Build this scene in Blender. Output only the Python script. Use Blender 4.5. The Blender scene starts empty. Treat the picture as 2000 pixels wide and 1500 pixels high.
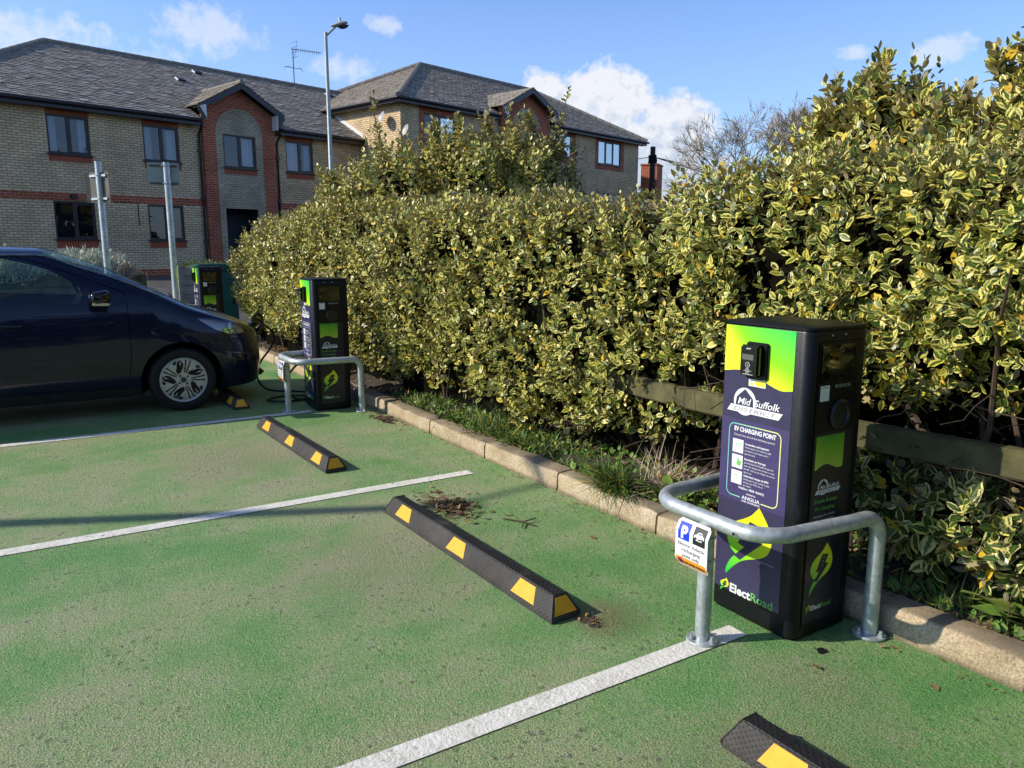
import bpy, bmesh, math, random
import numpy as np
from mathutils import Vector, Matrix

R = math.radians
rng = np.random.default_rng(7)
random.seed(7)
scn = bpy.context.scene
COL = scn.collection

# ------------------------------------------------------------------ materials
class NT:
    def __init__(s, name):
        s.m = bpy.data.materials.new(name); s.m.use_nodes = True
        s.t = s.m.node_tree; s.t.nodes.clear()
        s.out = s.t.nodes.new('ShaderNodeOutputMaterial')
    def n(s, typ, props=None, **inp):
        nd = s.t.nodes.new(typ)
        for k, v in (props or {}).items(): setattr(nd, k, v)
        for k, v in inp.items():
            key = int(k[1:]) if k[0] == '_' and k[1:].isdigit() else k.replace('_', ' ')
            s.set(nd, key, v)
        return nd
    def set(s, nd, key, v):
        sock = nd.inputs[key]
        if isinstance(v, bpy.types.NodeSocket): s.t.links.new(v, sock)
        elif isinstance(v, bpy.types.Node): s.t.links.new(v.outputs[0], sock)
        else:
            if hasattr(sock.default_value, '__len__') and len(sock.default_value) == 4 and len(v) == 3: v = (*v, 1)
            sock.default_value = v
    def math(s, op, a, b=None, c=None, clamp=False):
        nd = s.t.nodes.new('ShaderNodeMath'); nd.operation = op; nd.use_clamp = clamp
        for i, v in enumerate((a, b, c)):
            if v is not None: s.set(nd, i, v)
        return nd.outputs[0]
    def ramp(s, fac, stops, interp='LINEAR'):
        nd = s.t.nodes.new('ShaderNodeValToRGB'); nd.color_ramp.interpolation = interp
        el = nd.color_ramp.elements
        while len(el) < len(stops): el.new(0.5)
        for e, (p, c) in zip(el, stops):
            e.position = p
            e.color = (c, c, c, 1) if not hasattr(c, '__len__') else (*c, 1)
        s.set(nd, 0, fac); return nd.outputs[0]
    def mix(s, fac, a, b, mode='MIX'):
        nd = s.t.nodes.new('ShaderNodeMix'); nd.data_type = 'RGBA'; nd.blend_type = mode
        s.set(nd, 0, fac); s.set(nd, 6, a); s.set(nd, 7, b); return nd.outputs[2]
    def co(s, which='Object'): return s.n('ShaderNodeTexCoord').outputs[which]
    def noise(s, vec, scale, detail=4, rough=.55, dist=0):
        return s.n('ShaderNodeTexNoise', Vector=vec, Scale=scale, Detail=detail, Roughness=rough, Distortion=dist).outputs[0]
    def bump(s, h, strength=.3, dist=.01, nrm=None):
        nd = s.n('ShaderNodeBump', Strength=strength, Distance=dist, Height=h)
        if nrm is not None: s.set(nd, 'Normal', nrm)
        return nd.outputs[0]
    def bsdf(s, col, rough=.6, metal=0, nrm=None, coat=0, spec=.5, **kw):
        b = s.n('ShaderNodeBsdfPrincipled', Base_Color=col, Roughness=rough, Metallic=metal)
        b.inputs['Coat Weight'].default_value = coat
        b.inputs['Coat Roughness'].default_value = .04
        b.inputs['Specular IOR Level'].default_value = spec
        if nrm is not None: s.set(b, 'Normal', nrm)
        for k, v in kw.items(): s.set(b, k.replace('_', ' '), v)
        s.t.links.new(b.outputs[0], s.out.inputs[0]); return b

def M(name, col, rough=.6, metal=0, var=.25, vs=12, bump=0, bs=150, coat=0, spec=.5, dirt=None, rvar=.1):
    t = NT(name); v = t.co()
    n1 = t.noise(v, vs, 5)
    f = t.ramp(n1, [(.3, 1 - var), (.7, 1 + var * .6)])
    c = t.mix(1, col, f, 'MULTIPLY')
    if dirt: c = t.mix(t.ramp(t.noise(v, vs * .4, 6, .65), [(.5, 0), (.72, .8)]), c, dirt)
    r = t.ramp(t.noise(v, vs * 2.3, 4), [(.3, max(0, rough - rvar)), (.7, min(1, rough + rvar))])
    nr = t.bump(t.noise(v, bs, 3), bump, .004) if bump else None
    t.bsdf(c, r, metal, nr, coat, spec); return t.m

def brick(name, c1, c2, mortar, w=.225, h=.075, mo=.011, soldier=False, flip=None):
    t = NT(name); v = t.co()
    sp = t.n('ShaderNodeSeparateXYZ', Vector=v)
    cx = t.math('ADD', sp.outputs[0], sp.outputs[1])
    cb = t.n('ShaderNodeCombineXYZ')
    if soldier: t.set(cb, 0, sp.outputs[2]); t.set(cb, 1, cx)
    else: t.set(cb, 0, cx); t.set(cb, 1, sp.outputs[2])
    b = t.n('ShaderNodeTexBrick', Vector=cb.outputs[0], Color1=c1, Color2=c2, Mortar=mortar, Scale=1.0)
    b.inputs['Mortar Size'].default_value = mo; b.inputs['Brick Width'].default_value = w
    b.inputs['Row Height'].default_value = h; b.inputs['Mortar Smooth'].default_value = .15
    if soldier: b.offset = 0
    n = t.ramp(t.noise(v, 1.2, 6, .6), [(.3, .72), (.7, 1.12)])
    c = t.mix(1, b.outputs[0], n, 'MULTIPLY')
    n2 = t.ramp(t.noise(v, 35, 4, .6), [(.3, .8), (.7, 1.15)])
    c = t.mix(1, c, n2, 'MULTIPLY')
    h2 = t.math('SUBTRACT', t.math('MULTIPLY', t.noise(v, 60, 3), .4), b.outputs[1])
    t.bsdf(c, .9, 0, t.bump(h2, .7, .012), spec=.2); return t.m

MT = {}
MT['buff'] = brick('buff_brick', (.94, .71, .42), (.74, .54, .305), (.38, .29, .18), mo=.012)
MT['buff_light'] = brick('buff_brick_panel', (.66, .56, .38), (.52, .44, .29), (.30, .26, .19), mo=.013)
MT['red'] = brick('red_brick', (.56, .115, .045), (.38, .07, .032), (.50, .33, .22))
MT['redsold'] = brick('red_soldier_brick', (.52, .10, .042), (.40, .07, .035), (.40, .23, .15), .225, .075, .01, True)
MT['buffsold'] = brick('buff_arch_brick', (.58, .49, .33), (.44, .37, .24), (.28, .25, .19), .215, .075, .012)
MT['frame'] = M('dark_brown_frame', (.018, .010, .010), .35, var=.2)
MT['blackplastic'] = M('black_gutter_plastic', (.012, .012, .014), .35, var=.3)
MT['whitepaint'] = M('white_paint', (.75, .75, .72), .5, var=.12)
MT['black'] = M('satin_black_steel', (.006, .006, .0075), .38, var=.25, vs=25, spec=.28, bump=.05, bs=600)
MT['blacksteelgloss'] = M('gloss_black_glass', (.003, .003, .004), .06, var=.1, spec=.6)
MT['rubber'] = M('black_rubber', (.011, .011, .012), .7, var=.4, vs=30, bump=.3, bs=300, dirt=(.05, .045, .035))
MT['tyre'] = M('tyre_rubber', (.009, .009, .0095), .75, var=.3, vs=30, bump=.2, bs=200)
MT['cable'] = M('cable_rubber', (.008, .008, .009), .45, var=.2)
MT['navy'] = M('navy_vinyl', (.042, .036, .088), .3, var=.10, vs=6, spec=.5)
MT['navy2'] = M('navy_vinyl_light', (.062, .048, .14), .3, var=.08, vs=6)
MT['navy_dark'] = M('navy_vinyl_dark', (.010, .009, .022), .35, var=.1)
MT['white'] = M('white_vinyl', (.8, .8, .8), .4, var=.05)
MT['lime_text'] = M('lime_vinyl', (.16, .55, .08), .4, var=.05)
MT['yellow_vinyl'] = M('yellow_vinyl', (.85, .72, .05), .4, var=.05)
MT['blue_vinyl'] = M('blue_vinyl', (.01, .05, .62), .35, var=.05)
MT['orange_vinyl'] = M('orange_vinyl', (.85, .30, .03), .35, var=.15, vs=20)
MT['purple_vinyl'] = M('purple_vinyl', (.06, .015, .16), .35, var=.1)
MT['redvinyl'] = M('red_vinyl', (.6, .03, .02), .35, var=.1)
MT['textblack'] = M('black_vinyl', (.012, .012, .012), .45, var=.1)
MT['greyink'] = M('grey_print', (.25, .25, .25), .5, var=.1)
MT['lcd'] = M('lcd_grey', (.12, .13, .12), .2, var=.1)
MT['teal'] = M('teal_cabinet_paint', (.008, .085, .06), .45, var=.25, vs=5)
MT['timber'] = M('weathered_timber', (.105, .095, .036), .85, var=.5, vs=9, bump=.6, bs=60, dirt=(.04, .05, .015))
MT['timber_light'] = M('pale_weathered_timber', (.36, .31, .22), .85, var=.35, vs=9, bump=.4, bs=60)
MT['soil'] = M('bare_soil', (.055, .042, .028), .95, var=.5, vs=14, bump=.9, bs=45)
MT['chrome'] = M('chrome_trim', (.7, .7, .7), .12, 1, var=.05)
MT['sky_glint'] = M('sky_glint_paint', (.30, .38, .55), .22, .8, var=.05)  # bluish metal tone imitating sky reflected on the car's roof edge
MT['seat'] = M('grey_seat_cloth', (.09, .10, .11), .85, var=.2, bump=.2)
MT['dash'] = M('dashboard_plastic', (.05, .055, .06), .6, var=.2)
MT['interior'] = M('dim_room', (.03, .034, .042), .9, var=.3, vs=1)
MT['curtain'] = M('white_curtain', (.50, .54, .60), .85, var=.12, vs=4)
MT['seam'] = M('panel_gap', (.001, .001, .001), .9, var=.1)
MT['amber'] = M('amber_lens', (.70, .55, .38), .15, var=.1)
MT['polemat'] = M('painted_lamp_steel', (.42, .45, .42), .5, .3, var=.15)
MT['dishmat'] = M('dish_grey', (.4, .4, .39), .5, var=.1)
MT['wood_pole'] = M('creosoted_pole', (.045, .035, .025), .9, var=.4)
MT['bark'] = M('winter_bark', (.30, .25, .18), .9, var=.4, vs=6)
MT['stem'] = M('hedge_stem', (.085, .055, .035), .9, var=.5, vs=20)
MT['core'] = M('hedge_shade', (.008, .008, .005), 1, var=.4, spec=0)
MT['signback'] = M('sign_back_grey', (.36, .40, .39), .5, .2, var=.15)
MT['signdark'] = M('sign_back_dark', (.11, .10, .085), .6, .1, var=.5, vs=7)  # dark mottled tone for sign back and channel bars

def m_galv():
    t = NT('galvanised_steel'); v = t.co()
    vor = t.n('ShaderNodeTexVoronoi', Vector=v, Scale=55.0)
    f = t.ramp(t.n('ShaderNodeSeparateColor', Color=vor.outputs[1]).outputs[0], [(0, .50), (1, .66)])
    g = t.ramp(t.noise(v, 9, 6, .65), [(.3, .72), (.7, 1.12)])
    c = t.mix(1, t.mix(1, f, g, 'MULTIPLY'), (.92, 1.0, 1.02), 'MULTIPLY')
    r = t.ramp(t.noise(v, 24, 4), [(.3, .36), (.7, .58)])
    t.bsdf(c, r, .55, t.bump(t.noise(v, 70, 3), .12, .004)); return t.m
MT['galv'] = m_galv()

def m_ground(green=True):
    t = NT('green_paint_tarmac' if green else 'grey_tarmac'); v = t.co()
    big = t.noise(v, .55, 5, .6, .6); med = t.noise(v, 2.6, 6, .62, .3)
    # stretched wear along the bays (wheel tracks)
    mp = t.n('ShaderNodeMapping', Vector=v); mp.inputs['Scale'].default_value = (.45, 1.5, 1)
    trk = t.noise(mp.outputs[0], .9, 4, .55, .4)
    grit = t.noise(v, 130, 5, .72); grit2 = t.noise(v, 38, 6, .68)
    vor = t.n('ShaderNodeTexVoronoi', Vector=v, Scale=150.0)
    pit = t.ramp(t.noise(v, 17, 6, .7, .2), [(.62, 0), (.72, .8)])
    pit = t.math('MULTIPLY', pit, t.ramp(med, [(.45, 0), (.62, 1)]))
    if green:
        w = t.math('ADD', t.math('MULTIPLY', big, .55), t.math('MULTIPLY', trk, .55))
        w = t.math('ADD', w, t.math('MULTIPLY', t.math('SUBTRACT', med, .5), .55))
        w = t.math('ADD', w, t.math('MULTIPLY', t.math('SUBTRACT', grit2, .5), .55))
        sx = t.n('ShaderNodeSeparateXYZ', Vector=v)
        w = t.math('ADD', t.math('MULTIPLY', t.math('SUBTRACT', w, .5), .88), .485)
        near = t.ramp(t.math('DIVIDE', sx.outputs[0], 3.0), [(.2, .05), (.56, .10), (.70, .02), (.95, 0)])
        w = t.math('ADD', w, t.math('SUBTRACT', near, .03))
        c = t.ramp(w, [(.28, (.095, .33, .080)), (.42, (.17, .405, .105)), (.52, (.28, .465, .16)), (.62, (.42, .50, .235)), (.76, (.50, .48, .28))])
        #
        pa = t.ramp(t.noise(v, 1.1, 5, .6, 1.2), [(.60, 0), (.70, .5)])
        c = t.mix(t.math('MULTIPLY', pa, t.ramp(grit2, [(.38, .3), (.6, 1)])), c, (.085, .33, .085))
        for (px, py, ra, cc, am) in ((1.42, 3.45, .75, (.43, .40, .24), .6), (1.25, 5.75, .8, (.42, .39, .23), .6), (2.25, 1.55, .35, (.30, .30, .16), .4), (1.75, 1.2, .6, (.30, .28, .16), .5), (1.95, 2.38, .22, (.24, .15, .08), .6)):
            vm = t.n('ShaderNodeVectorMath', {'operation': 'DISTANCE'}); t.set(vm, 0, v); vm.inputs[1].default_value = (px, py, 0)
            q = t.math('SUBTRACT', 1.0, t.math('DIVIDE', vm.outputs['Value'], ra)); q = t.math('ADD', q, t.math('MULTIPLY', t.math('SUBTRACT', med, .5), 1.5)); q = t.math('ADD', q, t.math('MULTIPLY', t.math('SUBTRACT', grit2, .5), .8))
            c = t.mix(t.ramp(q, [(.05, 0), (.65, am)]), c, cc)
        # pale chips and rusty smears
        chip = t.ramp(t.noise(v, 48, 5, .7), [(.62, 0), (.7, .75)])
        c = t.mix(t.math('MULTIPLY', chip, t.ramp(w, [(.45, .1), (.65, .9)])), c, (.46, .45, .32))
        c = t.mix(t.ramp(t.noise(v, 1.9, 6, .7, .8), [(.66, 0), (.78, .4)]), c, (.22, .17, .10))
    else:
        c = t.ramp(t.math('ADD', t.math('MULTIPLY', big, .5), t.math('MULTIPLY', med, .5)), [(.3, (.07, .068, .064)), (.7, (.13, .12, .105))])
    c = t.mix(1, c, t.ramp(grit, [(.34, .42), (.66, 1.38)]), 'MULTIPLY')
    c = t.mix(pit, c, (.05, .052, .038))
    agg = t.n('ShaderNodeTexVoronoi', Vector=v, Scale=62.0); ag = t.n('ShaderNodeSeparateColor', Color=agg.outputs[1])
    c = t.mix(t.math('MULTIPLY', t.ramp(ag.outputs[0], [(.90, 0), (.93, .55)]), t.ramp(med, [(.40, 0), (.60, 1)])), c, (.40, .40, .30))
    c = t.mix(t.math('MULTIPLY', t.ramp(ag.outputs[1], [(.95, 0), (.97, .6)]), t.ramp(med, [(.42, .2), (.58, 1)])), c, (.06, .07, .045))
    dn = t.ramp(t.noise(v, 120, 3, .6), [(.30, .35), (.42, 1)])
    c = t.mix(1, c, dn, 'MULTIPLY')
    h = t.math('ADD', t.math('MULTIPLY', grit, .8), t.math('MULTIPLY', grit2, 1.1))
    h = t.math('ADD', h, t.math('MULTIPLY', vor.outputs[0], .35))
    h = t.math('SUBTRACT', h, t.math('MULTIPLY', pit, .9))
    t.bsdf(c, t.ramp(grit2, [(.35, .5), (.65, .75)]), 0, t.bump(h, 1.0, .015), spec=.45); return t.m
MT['green_ground'] = m_ground(True); MT['grey_ground'] = m_ground(False)

def m_line():
    t = NT('worn_white_paint'); v = t.co()
    w = t.noise(v, 30, 6, .7); big = t.noise(v, 3, 5, .6)
    sx = t.n('ShaderNodeSeparateXYZ', Vector=v)
    wear = t.math('ADD', t.math('MULTIPLY', w, .75), t.math('MULTIPLY', big, .3))
    k = t.ramp(wear, [(.60, 0), (.68, 1)])
    c = t.mix(k, t.ramp(t.noise(v, 60, 4), [(.3, (.78, .75, .66)), (.7, (.90, .87, .78))]), (.16, .17, .12))
    c = t.mix(t.ramp(t.noise(v, 7, 5, .65), [(.45, 0), (.75, .45)]), c, (.45, .43, .34))
    h = t.math('ADD', t.noise(v, 75, 5, .7), t.math('MULTIPLY', t.noise(v, 26, 5, .62), 1.1))
    t.bsdf(c, .7, 0, t.bump(h, .8, .009), spec=.3); return t.m
MT['line'] = m_line()

def m_kerb():
    t = NT('kerb_concrete'); v = t.co()
    n = t.noise(v, 3.5, 6, .65); g = t.noise(v, 110, 4, .7)
    c = t.ramp(n, [(.3, (.33, .25, .15)), (.5, (.50, .39, .25)), (.75, (.62, .51, .36))])
    c = t.mix(1, c, t.ramp(g, [(.34, .55), (.66, 1.25)]), 'MULTIPLY')
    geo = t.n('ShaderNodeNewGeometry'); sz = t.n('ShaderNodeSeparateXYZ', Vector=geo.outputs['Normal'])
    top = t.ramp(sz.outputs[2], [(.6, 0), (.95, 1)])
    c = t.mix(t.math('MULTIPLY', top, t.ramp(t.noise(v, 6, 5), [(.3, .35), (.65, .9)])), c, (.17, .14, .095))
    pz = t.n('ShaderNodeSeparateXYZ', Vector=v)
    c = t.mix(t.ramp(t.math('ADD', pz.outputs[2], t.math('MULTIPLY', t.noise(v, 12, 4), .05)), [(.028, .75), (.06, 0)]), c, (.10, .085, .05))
    h = t.math('ADD', g, t.math('MULTIPLY', t.noise(v, 30, 5), .8))
    t.bsdf(c, .9, 0, t.bump(h, .6, .006), spec=.2); return t.m
MT['kerb'] = m_kerb()

def m_leaf(name, centre, edge, under, edge_w=.55, oldprob=.05, gloss=.34):
    t = NT(name)
    uv = t.n('ShaderNodeUVMap'); s = t.n('ShaderNodeSeparateXYZ', Vector=uv.outputs[0])
    rnd = t.n('ShaderNodeAttribute', {'attribute_name': 'rnd'}); rr = rnd.outputs['Fac']
    rc = t.n('ShaderNodeSeparateColor', Color=rnd.outputs['Color'])
    u = t.math('ABSOLUTE', t.math('SUBTRACT', t.math('MULTIPLY', s.outputs[0], 2), 1))
    jag = t.n('ShaderNodeCombineXYZ'); t.set(jag, 0, s.outputs[0]); t.set(jag, 1, s.outputs[1]); t.set(jag, 2, t.math('MULTIPLY', rc.outputs[0], 40))
    nz = t.noise(jag.outputs[0], 6, 3)
    e = t.math('ADD', u, t.math('MULTIPLY', t.math('SUBTRACT', nz, .5), .9))
    e = t.math('ADD', e, t.math('MULTIPLY', t.math('SUBTRACT', rc.outputs[0], .5), .95))
    k = t.ramp(e, [(edge_w - .13, 0), (edge_w + .13, 1)])
    cen = t.mix(rc.outputs[1], centre[0], centre[1])
    edg = t.mix(rc.outputs[2], edge[0], edge[1])
    c = t.mix(k, cen, edg)
    rib = t.ramp(u, [(0, .5), (.07, 0)])
    c = t.mix(rib, c, edge[0])
    old = t.ramp(rc.outputs[0], [(1 - oldprob - .005, 0), (1 - oldprob, 1)])
    c = t.mix(old, c, (.62, .40, .03))
    geo = t.n('ShaderNodeNewGeometry')
    und = t.mix(rc.outputs[1], under[0], under[1])
    und = t.mix(t.ramp(u, [(0, .6), (.1, 0)]), und, (.16, .09, .03))
    c = t.mix(geo.outputs['Backfacing'], c, und)
    rg = t.mix(geo.outputs['Backfacing'], (gloss,) * 3, (.7,) * 3)
    b = t.bsdf(c, rg, 0, None, spec=.32)
    tr = t.n('ShaderNodeBsdfTranslucent', Color=t.mix(.5, c, edge[1]))
    mx = t.n('ShaderNodeMixShader', _0=.05); t.t.links.new(b.outputs[0], mx.inputs[1]); t.t.links.new(tr.outputs[0], mx.inputs[2])
    t.t.links.new(mx.outputs[0], t.out.inputs[0]); return t.m
MT['leaf'] = m_leaf('variegated_leaf', ((.022, .066, .011), (.115, .16, .022)), ((.60, .52, .075), (.80, .72, .24)), ((.54, .46, .27), (.38, .30, .14)), .56, .03)
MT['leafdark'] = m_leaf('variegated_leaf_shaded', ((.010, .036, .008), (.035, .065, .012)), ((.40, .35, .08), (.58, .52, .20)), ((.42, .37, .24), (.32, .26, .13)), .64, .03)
MT['leaflow'] = m_leaf('variegated_leaf_low', ((.014, .050, .010), (.05, .10, .018)), ((.55, .48, .10), (.72, .66, .28)), ((.40, .36, .22), (.3, .24, .12)), .66, .05)
MT['grass'] = m_leaf('grass_blade', ((.08, .19, .028), (.15, .24, .045)), ((.09, .2, .03), (.24, .27, .08)), ((.07, .12, .03), (.12, .15, .05)), .8, .10, .5)
MT['weed'] = m_leaf('weed_leaf', ((.10, .22, .03), (.17, .27, .045)), ((.14, .24, .04), (.28, .31, .08)), ((.12, .18, .06), (.16, .19, .08)), .85, .03, .5)
MT['dryleaf'] = m_leaf('dry_leaf', ((.16, .09, .04), (.30, .20, .10)), ((.20, .12, .06), (.36, .26, .15)), ((.32, .26, .17), (.18, .11, .06)), .7, .02, .7)
MT['lavender'] = m_leaf('lavender_sprig', ((.44, .50, .36), (.60, .62, .48)), ((.48, .52, .38), (.62, .62, .5)), ((.5, .52, .4), (.6, .6, .5)), .8, .02, .8)
MT['dried'] = m_leaf('dried_sprig', ((.48, .36, .25), (.60, .47, .34)), ((.5, .38, .27), (.62, .5, .37)), ((.5, .38, .27), (.6, .48, .35)), .8, .02, .8)

MT['wood_leaf'] = m_leaf('woodland_foliage', ((.035, .045, .018), (.07, .07, .03)), ((.05, .055, .02), (.09, .08, .04)), ((.05, .05, .025), (.08, .07, .04)), .8, .02, .8)
def m_slate():
    t = NT('slate_tile'); v = t.co()
    rnd = t.n('ShaderNodeAttribute', {'attribute_name': 'rnd'}); rc = t.n('ShaderNodeSeparateColor', Color=rnd.outputs['Color'])
    c = t.ramp(rc.outputs[0], [(0, (.25, .222, .188)), (.5, (.35, .316, .268)), (1, (.47, .43, .37))])
    c = t.mix(1, c, t.ramp(t.noise(v, 14, 5, .7), [(.3, .6), (.7, 1.35)]), 'MULTIPLY')
    c = t.mix(t.ramp(t.noise(v, 26, 5, .7), [(.60, 0), (.70, .75)]), c, (.80, .77, .70))
    t.bsdf(c, .85, 0, t.bump(t.noise(v, 40, 4), .5, .01), spec=.25); return t.m
MT['slate'] = m_slate()

def m_glass(name, tint=(.8, .9, .95), refl=.12, dark=0.0):
    t = NT(name)
    tr = t.n('ShaderNodeBsdfTransparent', Color=tint); gl = t.n('ShaderNodeBsdfGlossy', Roughness=.015, Color=(.95, .97, 1))
    lw = t.n('ShaderNodeLayerWeight', Blend=.35)
    f = t.math('ADD', t.math('MULTIPLY', lw.outputs[0], .42), refl, clamp=True)
    mx = t.n('ShaderNodeMixShader', _0=f); t.t.links.new(tr.outputs[0], mx.inputs[1]); t.t.links.new(gl.outputs[0], mx.inputs[2])
    t.t.links.new(mx.outputs[0], t.out.inputs[0]); return t.m
MT['pane'] = m_glass('window_glass', (.62, .68, .75), .05)
MT['carglass'] = m_glass('car_glass', (.80, .95, .97), .03)
MT['lens'] = m_glass('headlight_lens', (.72, .74, .72), .16)

def m_paint():
    t = NT('dark_navy_car_paint'); v = t.co()
    c = t.mix(t.noise(v, 3, 3), (.0018, .0045, .022), (.0025, .006, .032))
    sz = t.n('ShaderNodeSeparateXYZ', Vector=v)
    dust = t.math('MULTIPLY', t.ramp(sz.outputs[2], [(.2, .55), (.75, 0)]), t.ramp(t.noise(v, 5, 5), [(.3, .3), (.7, 1)]))
    c = t.mix(t.math('MULTIPLY', dust, .22), c, (.03, .032, .03))
    b = t.bsdf(c, .3, .1, None, .7, .2); return t.m
MT['paint'] = m_paint()
MT['alloy'] = M('alloy_wheel', (.62, .60, .57), .38, .45, var=.15, vs=25)
MT['alloydark'] = M('opening_shade_paint', (.006, .006, .006), .7, var=.2)

def m_gradient(name, stops, ang=0, wave=True):
    t = NT(name); g = t.co('UV'); s = t.n('ShaderNodeSeparateXYZ', Vector=g)
    f = t.math('ADD', t.math('MULTIPLY', s.outputs[0], math.cos(ang)), t.math('MULTIPLY', s.outputs[1], math.sin(ang)))
    f = t.math('DIVIDE', f, abs(math.cos(ang)) + abs(math.sin(ang)))
    if wave: f = t.math('ADD', f, t.math('MULTIPLY', t.math('SINE', t.math('MULTIPLY', s.outputs[0], 4.5)), .07))
    c = t.ramp(f, stops); t.bsdf(c, .3); return t.m
MT['grad_top'] = m_gradient('lime_gradient_vinyl', [(.18, (.90, .92, .05)), (.42, (.74, .90, .03)), (.60, (.25, .80, .01)), (.92, (.03, .62, .09))], R(40))
MT['grad_side'] = m_gradient('green_gradient_vinyl', [(.1, (.50, .60, .10)), (.5, (.26, .50, .03)), (1.0, (.03, .28, .02))], R(72))
MT['grad_leaf'] = m_gradient('leaf_gradient_vinyl', [(.05, (.02, .55, .05)), (.30, (.20, .66, .03)), (.52, (.62, .78, .02)), (.85, (.95, .85, .02))], R(68), False)
MT['grad_border'] = m_gradient('border_gradient_vinyl', [(.1, (.20, .60, .50)), (.5, (.5, .78, .4)), (.9, (.85, .85, .28))], 0, False)

def m_rubberstop():
    t = NT('speed_rubber'); v = t.co(); s = t.n('ShaderNodeSeparateXYZ', Vector=v)
    a = t.math('SINE', t.math('MULTIPLY', s.outputs[1], 250)); b = t.math('SINE', t.math('MULTIPLY', t.math('ADD', s.outputs[0], s.outputs[2]), 250))
    d = t.ramp(t.math('MULTIPLY', a, b), [(.25, 0), (.6, 1)])
    geo = t.n('ShaderNodeNewGeometry'); nz = t.n('ShaderNodeSeparateXYZ', Vector=geo.outputs['Normal'])
    top = t.ramp(nz.outputs[2], [(.85, 0), (.95, 1)])
    c = t.mix(top, t.ramp(t.noise(v, 6, 6, .65), [(.3, (.040, .037, .034)), (.7, (.085, .078, .07))]), (.011, .011, .011))
    c = t.mix(t.ramp(t.noise(v, 3.2, 6, .7), [(.55, 0), (.8, .55)]), c, (.17, .145, .11))
    t.bsdf(c, .75, 0, t.bump(t.math('ADD', d, t.math('MULTIPLY', t.noise(v, 120, 3), .3)), 1.0, .006), spec=.35); return t.m
MT['stop'] = m_rubberstop()
MT['stopyellow'] = M('yellow_reflective_film', (.92, .42, .012), .5, var=.12, vs=18, bump=.4, bs=500, dirt=(.70, .36, .03))

# ------------------------------------------------------------------ objects
def tag(o, label=None, cat=None, group=None, kind=None):
    if label: o['label'] = label
    if cat: o['category'] = cat
    if group: o['group'] = group
    if kind: o['kind'] = kind
    return o
def thing(name, label, cat, loc=(0, 0, 0), rz=0, group=None):
    o = bpy.data.objects.new(name, None); COL.objects.link(o)
    o.location = loc; o.rotation_euler = (0, 0, rz); o.empty_display_size = .1
    return tag(o, label, cat, group)
def kids(o): return [c for c in bpy.data.objects if c.parent == o]
def copy_tree(o, parent=None):
    c = o.copy(); COL.objects.link(c)
    if parent is not None: c.parent = parent
    for ch in kids(o): copy_tree(ch, c)
    return c

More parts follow.
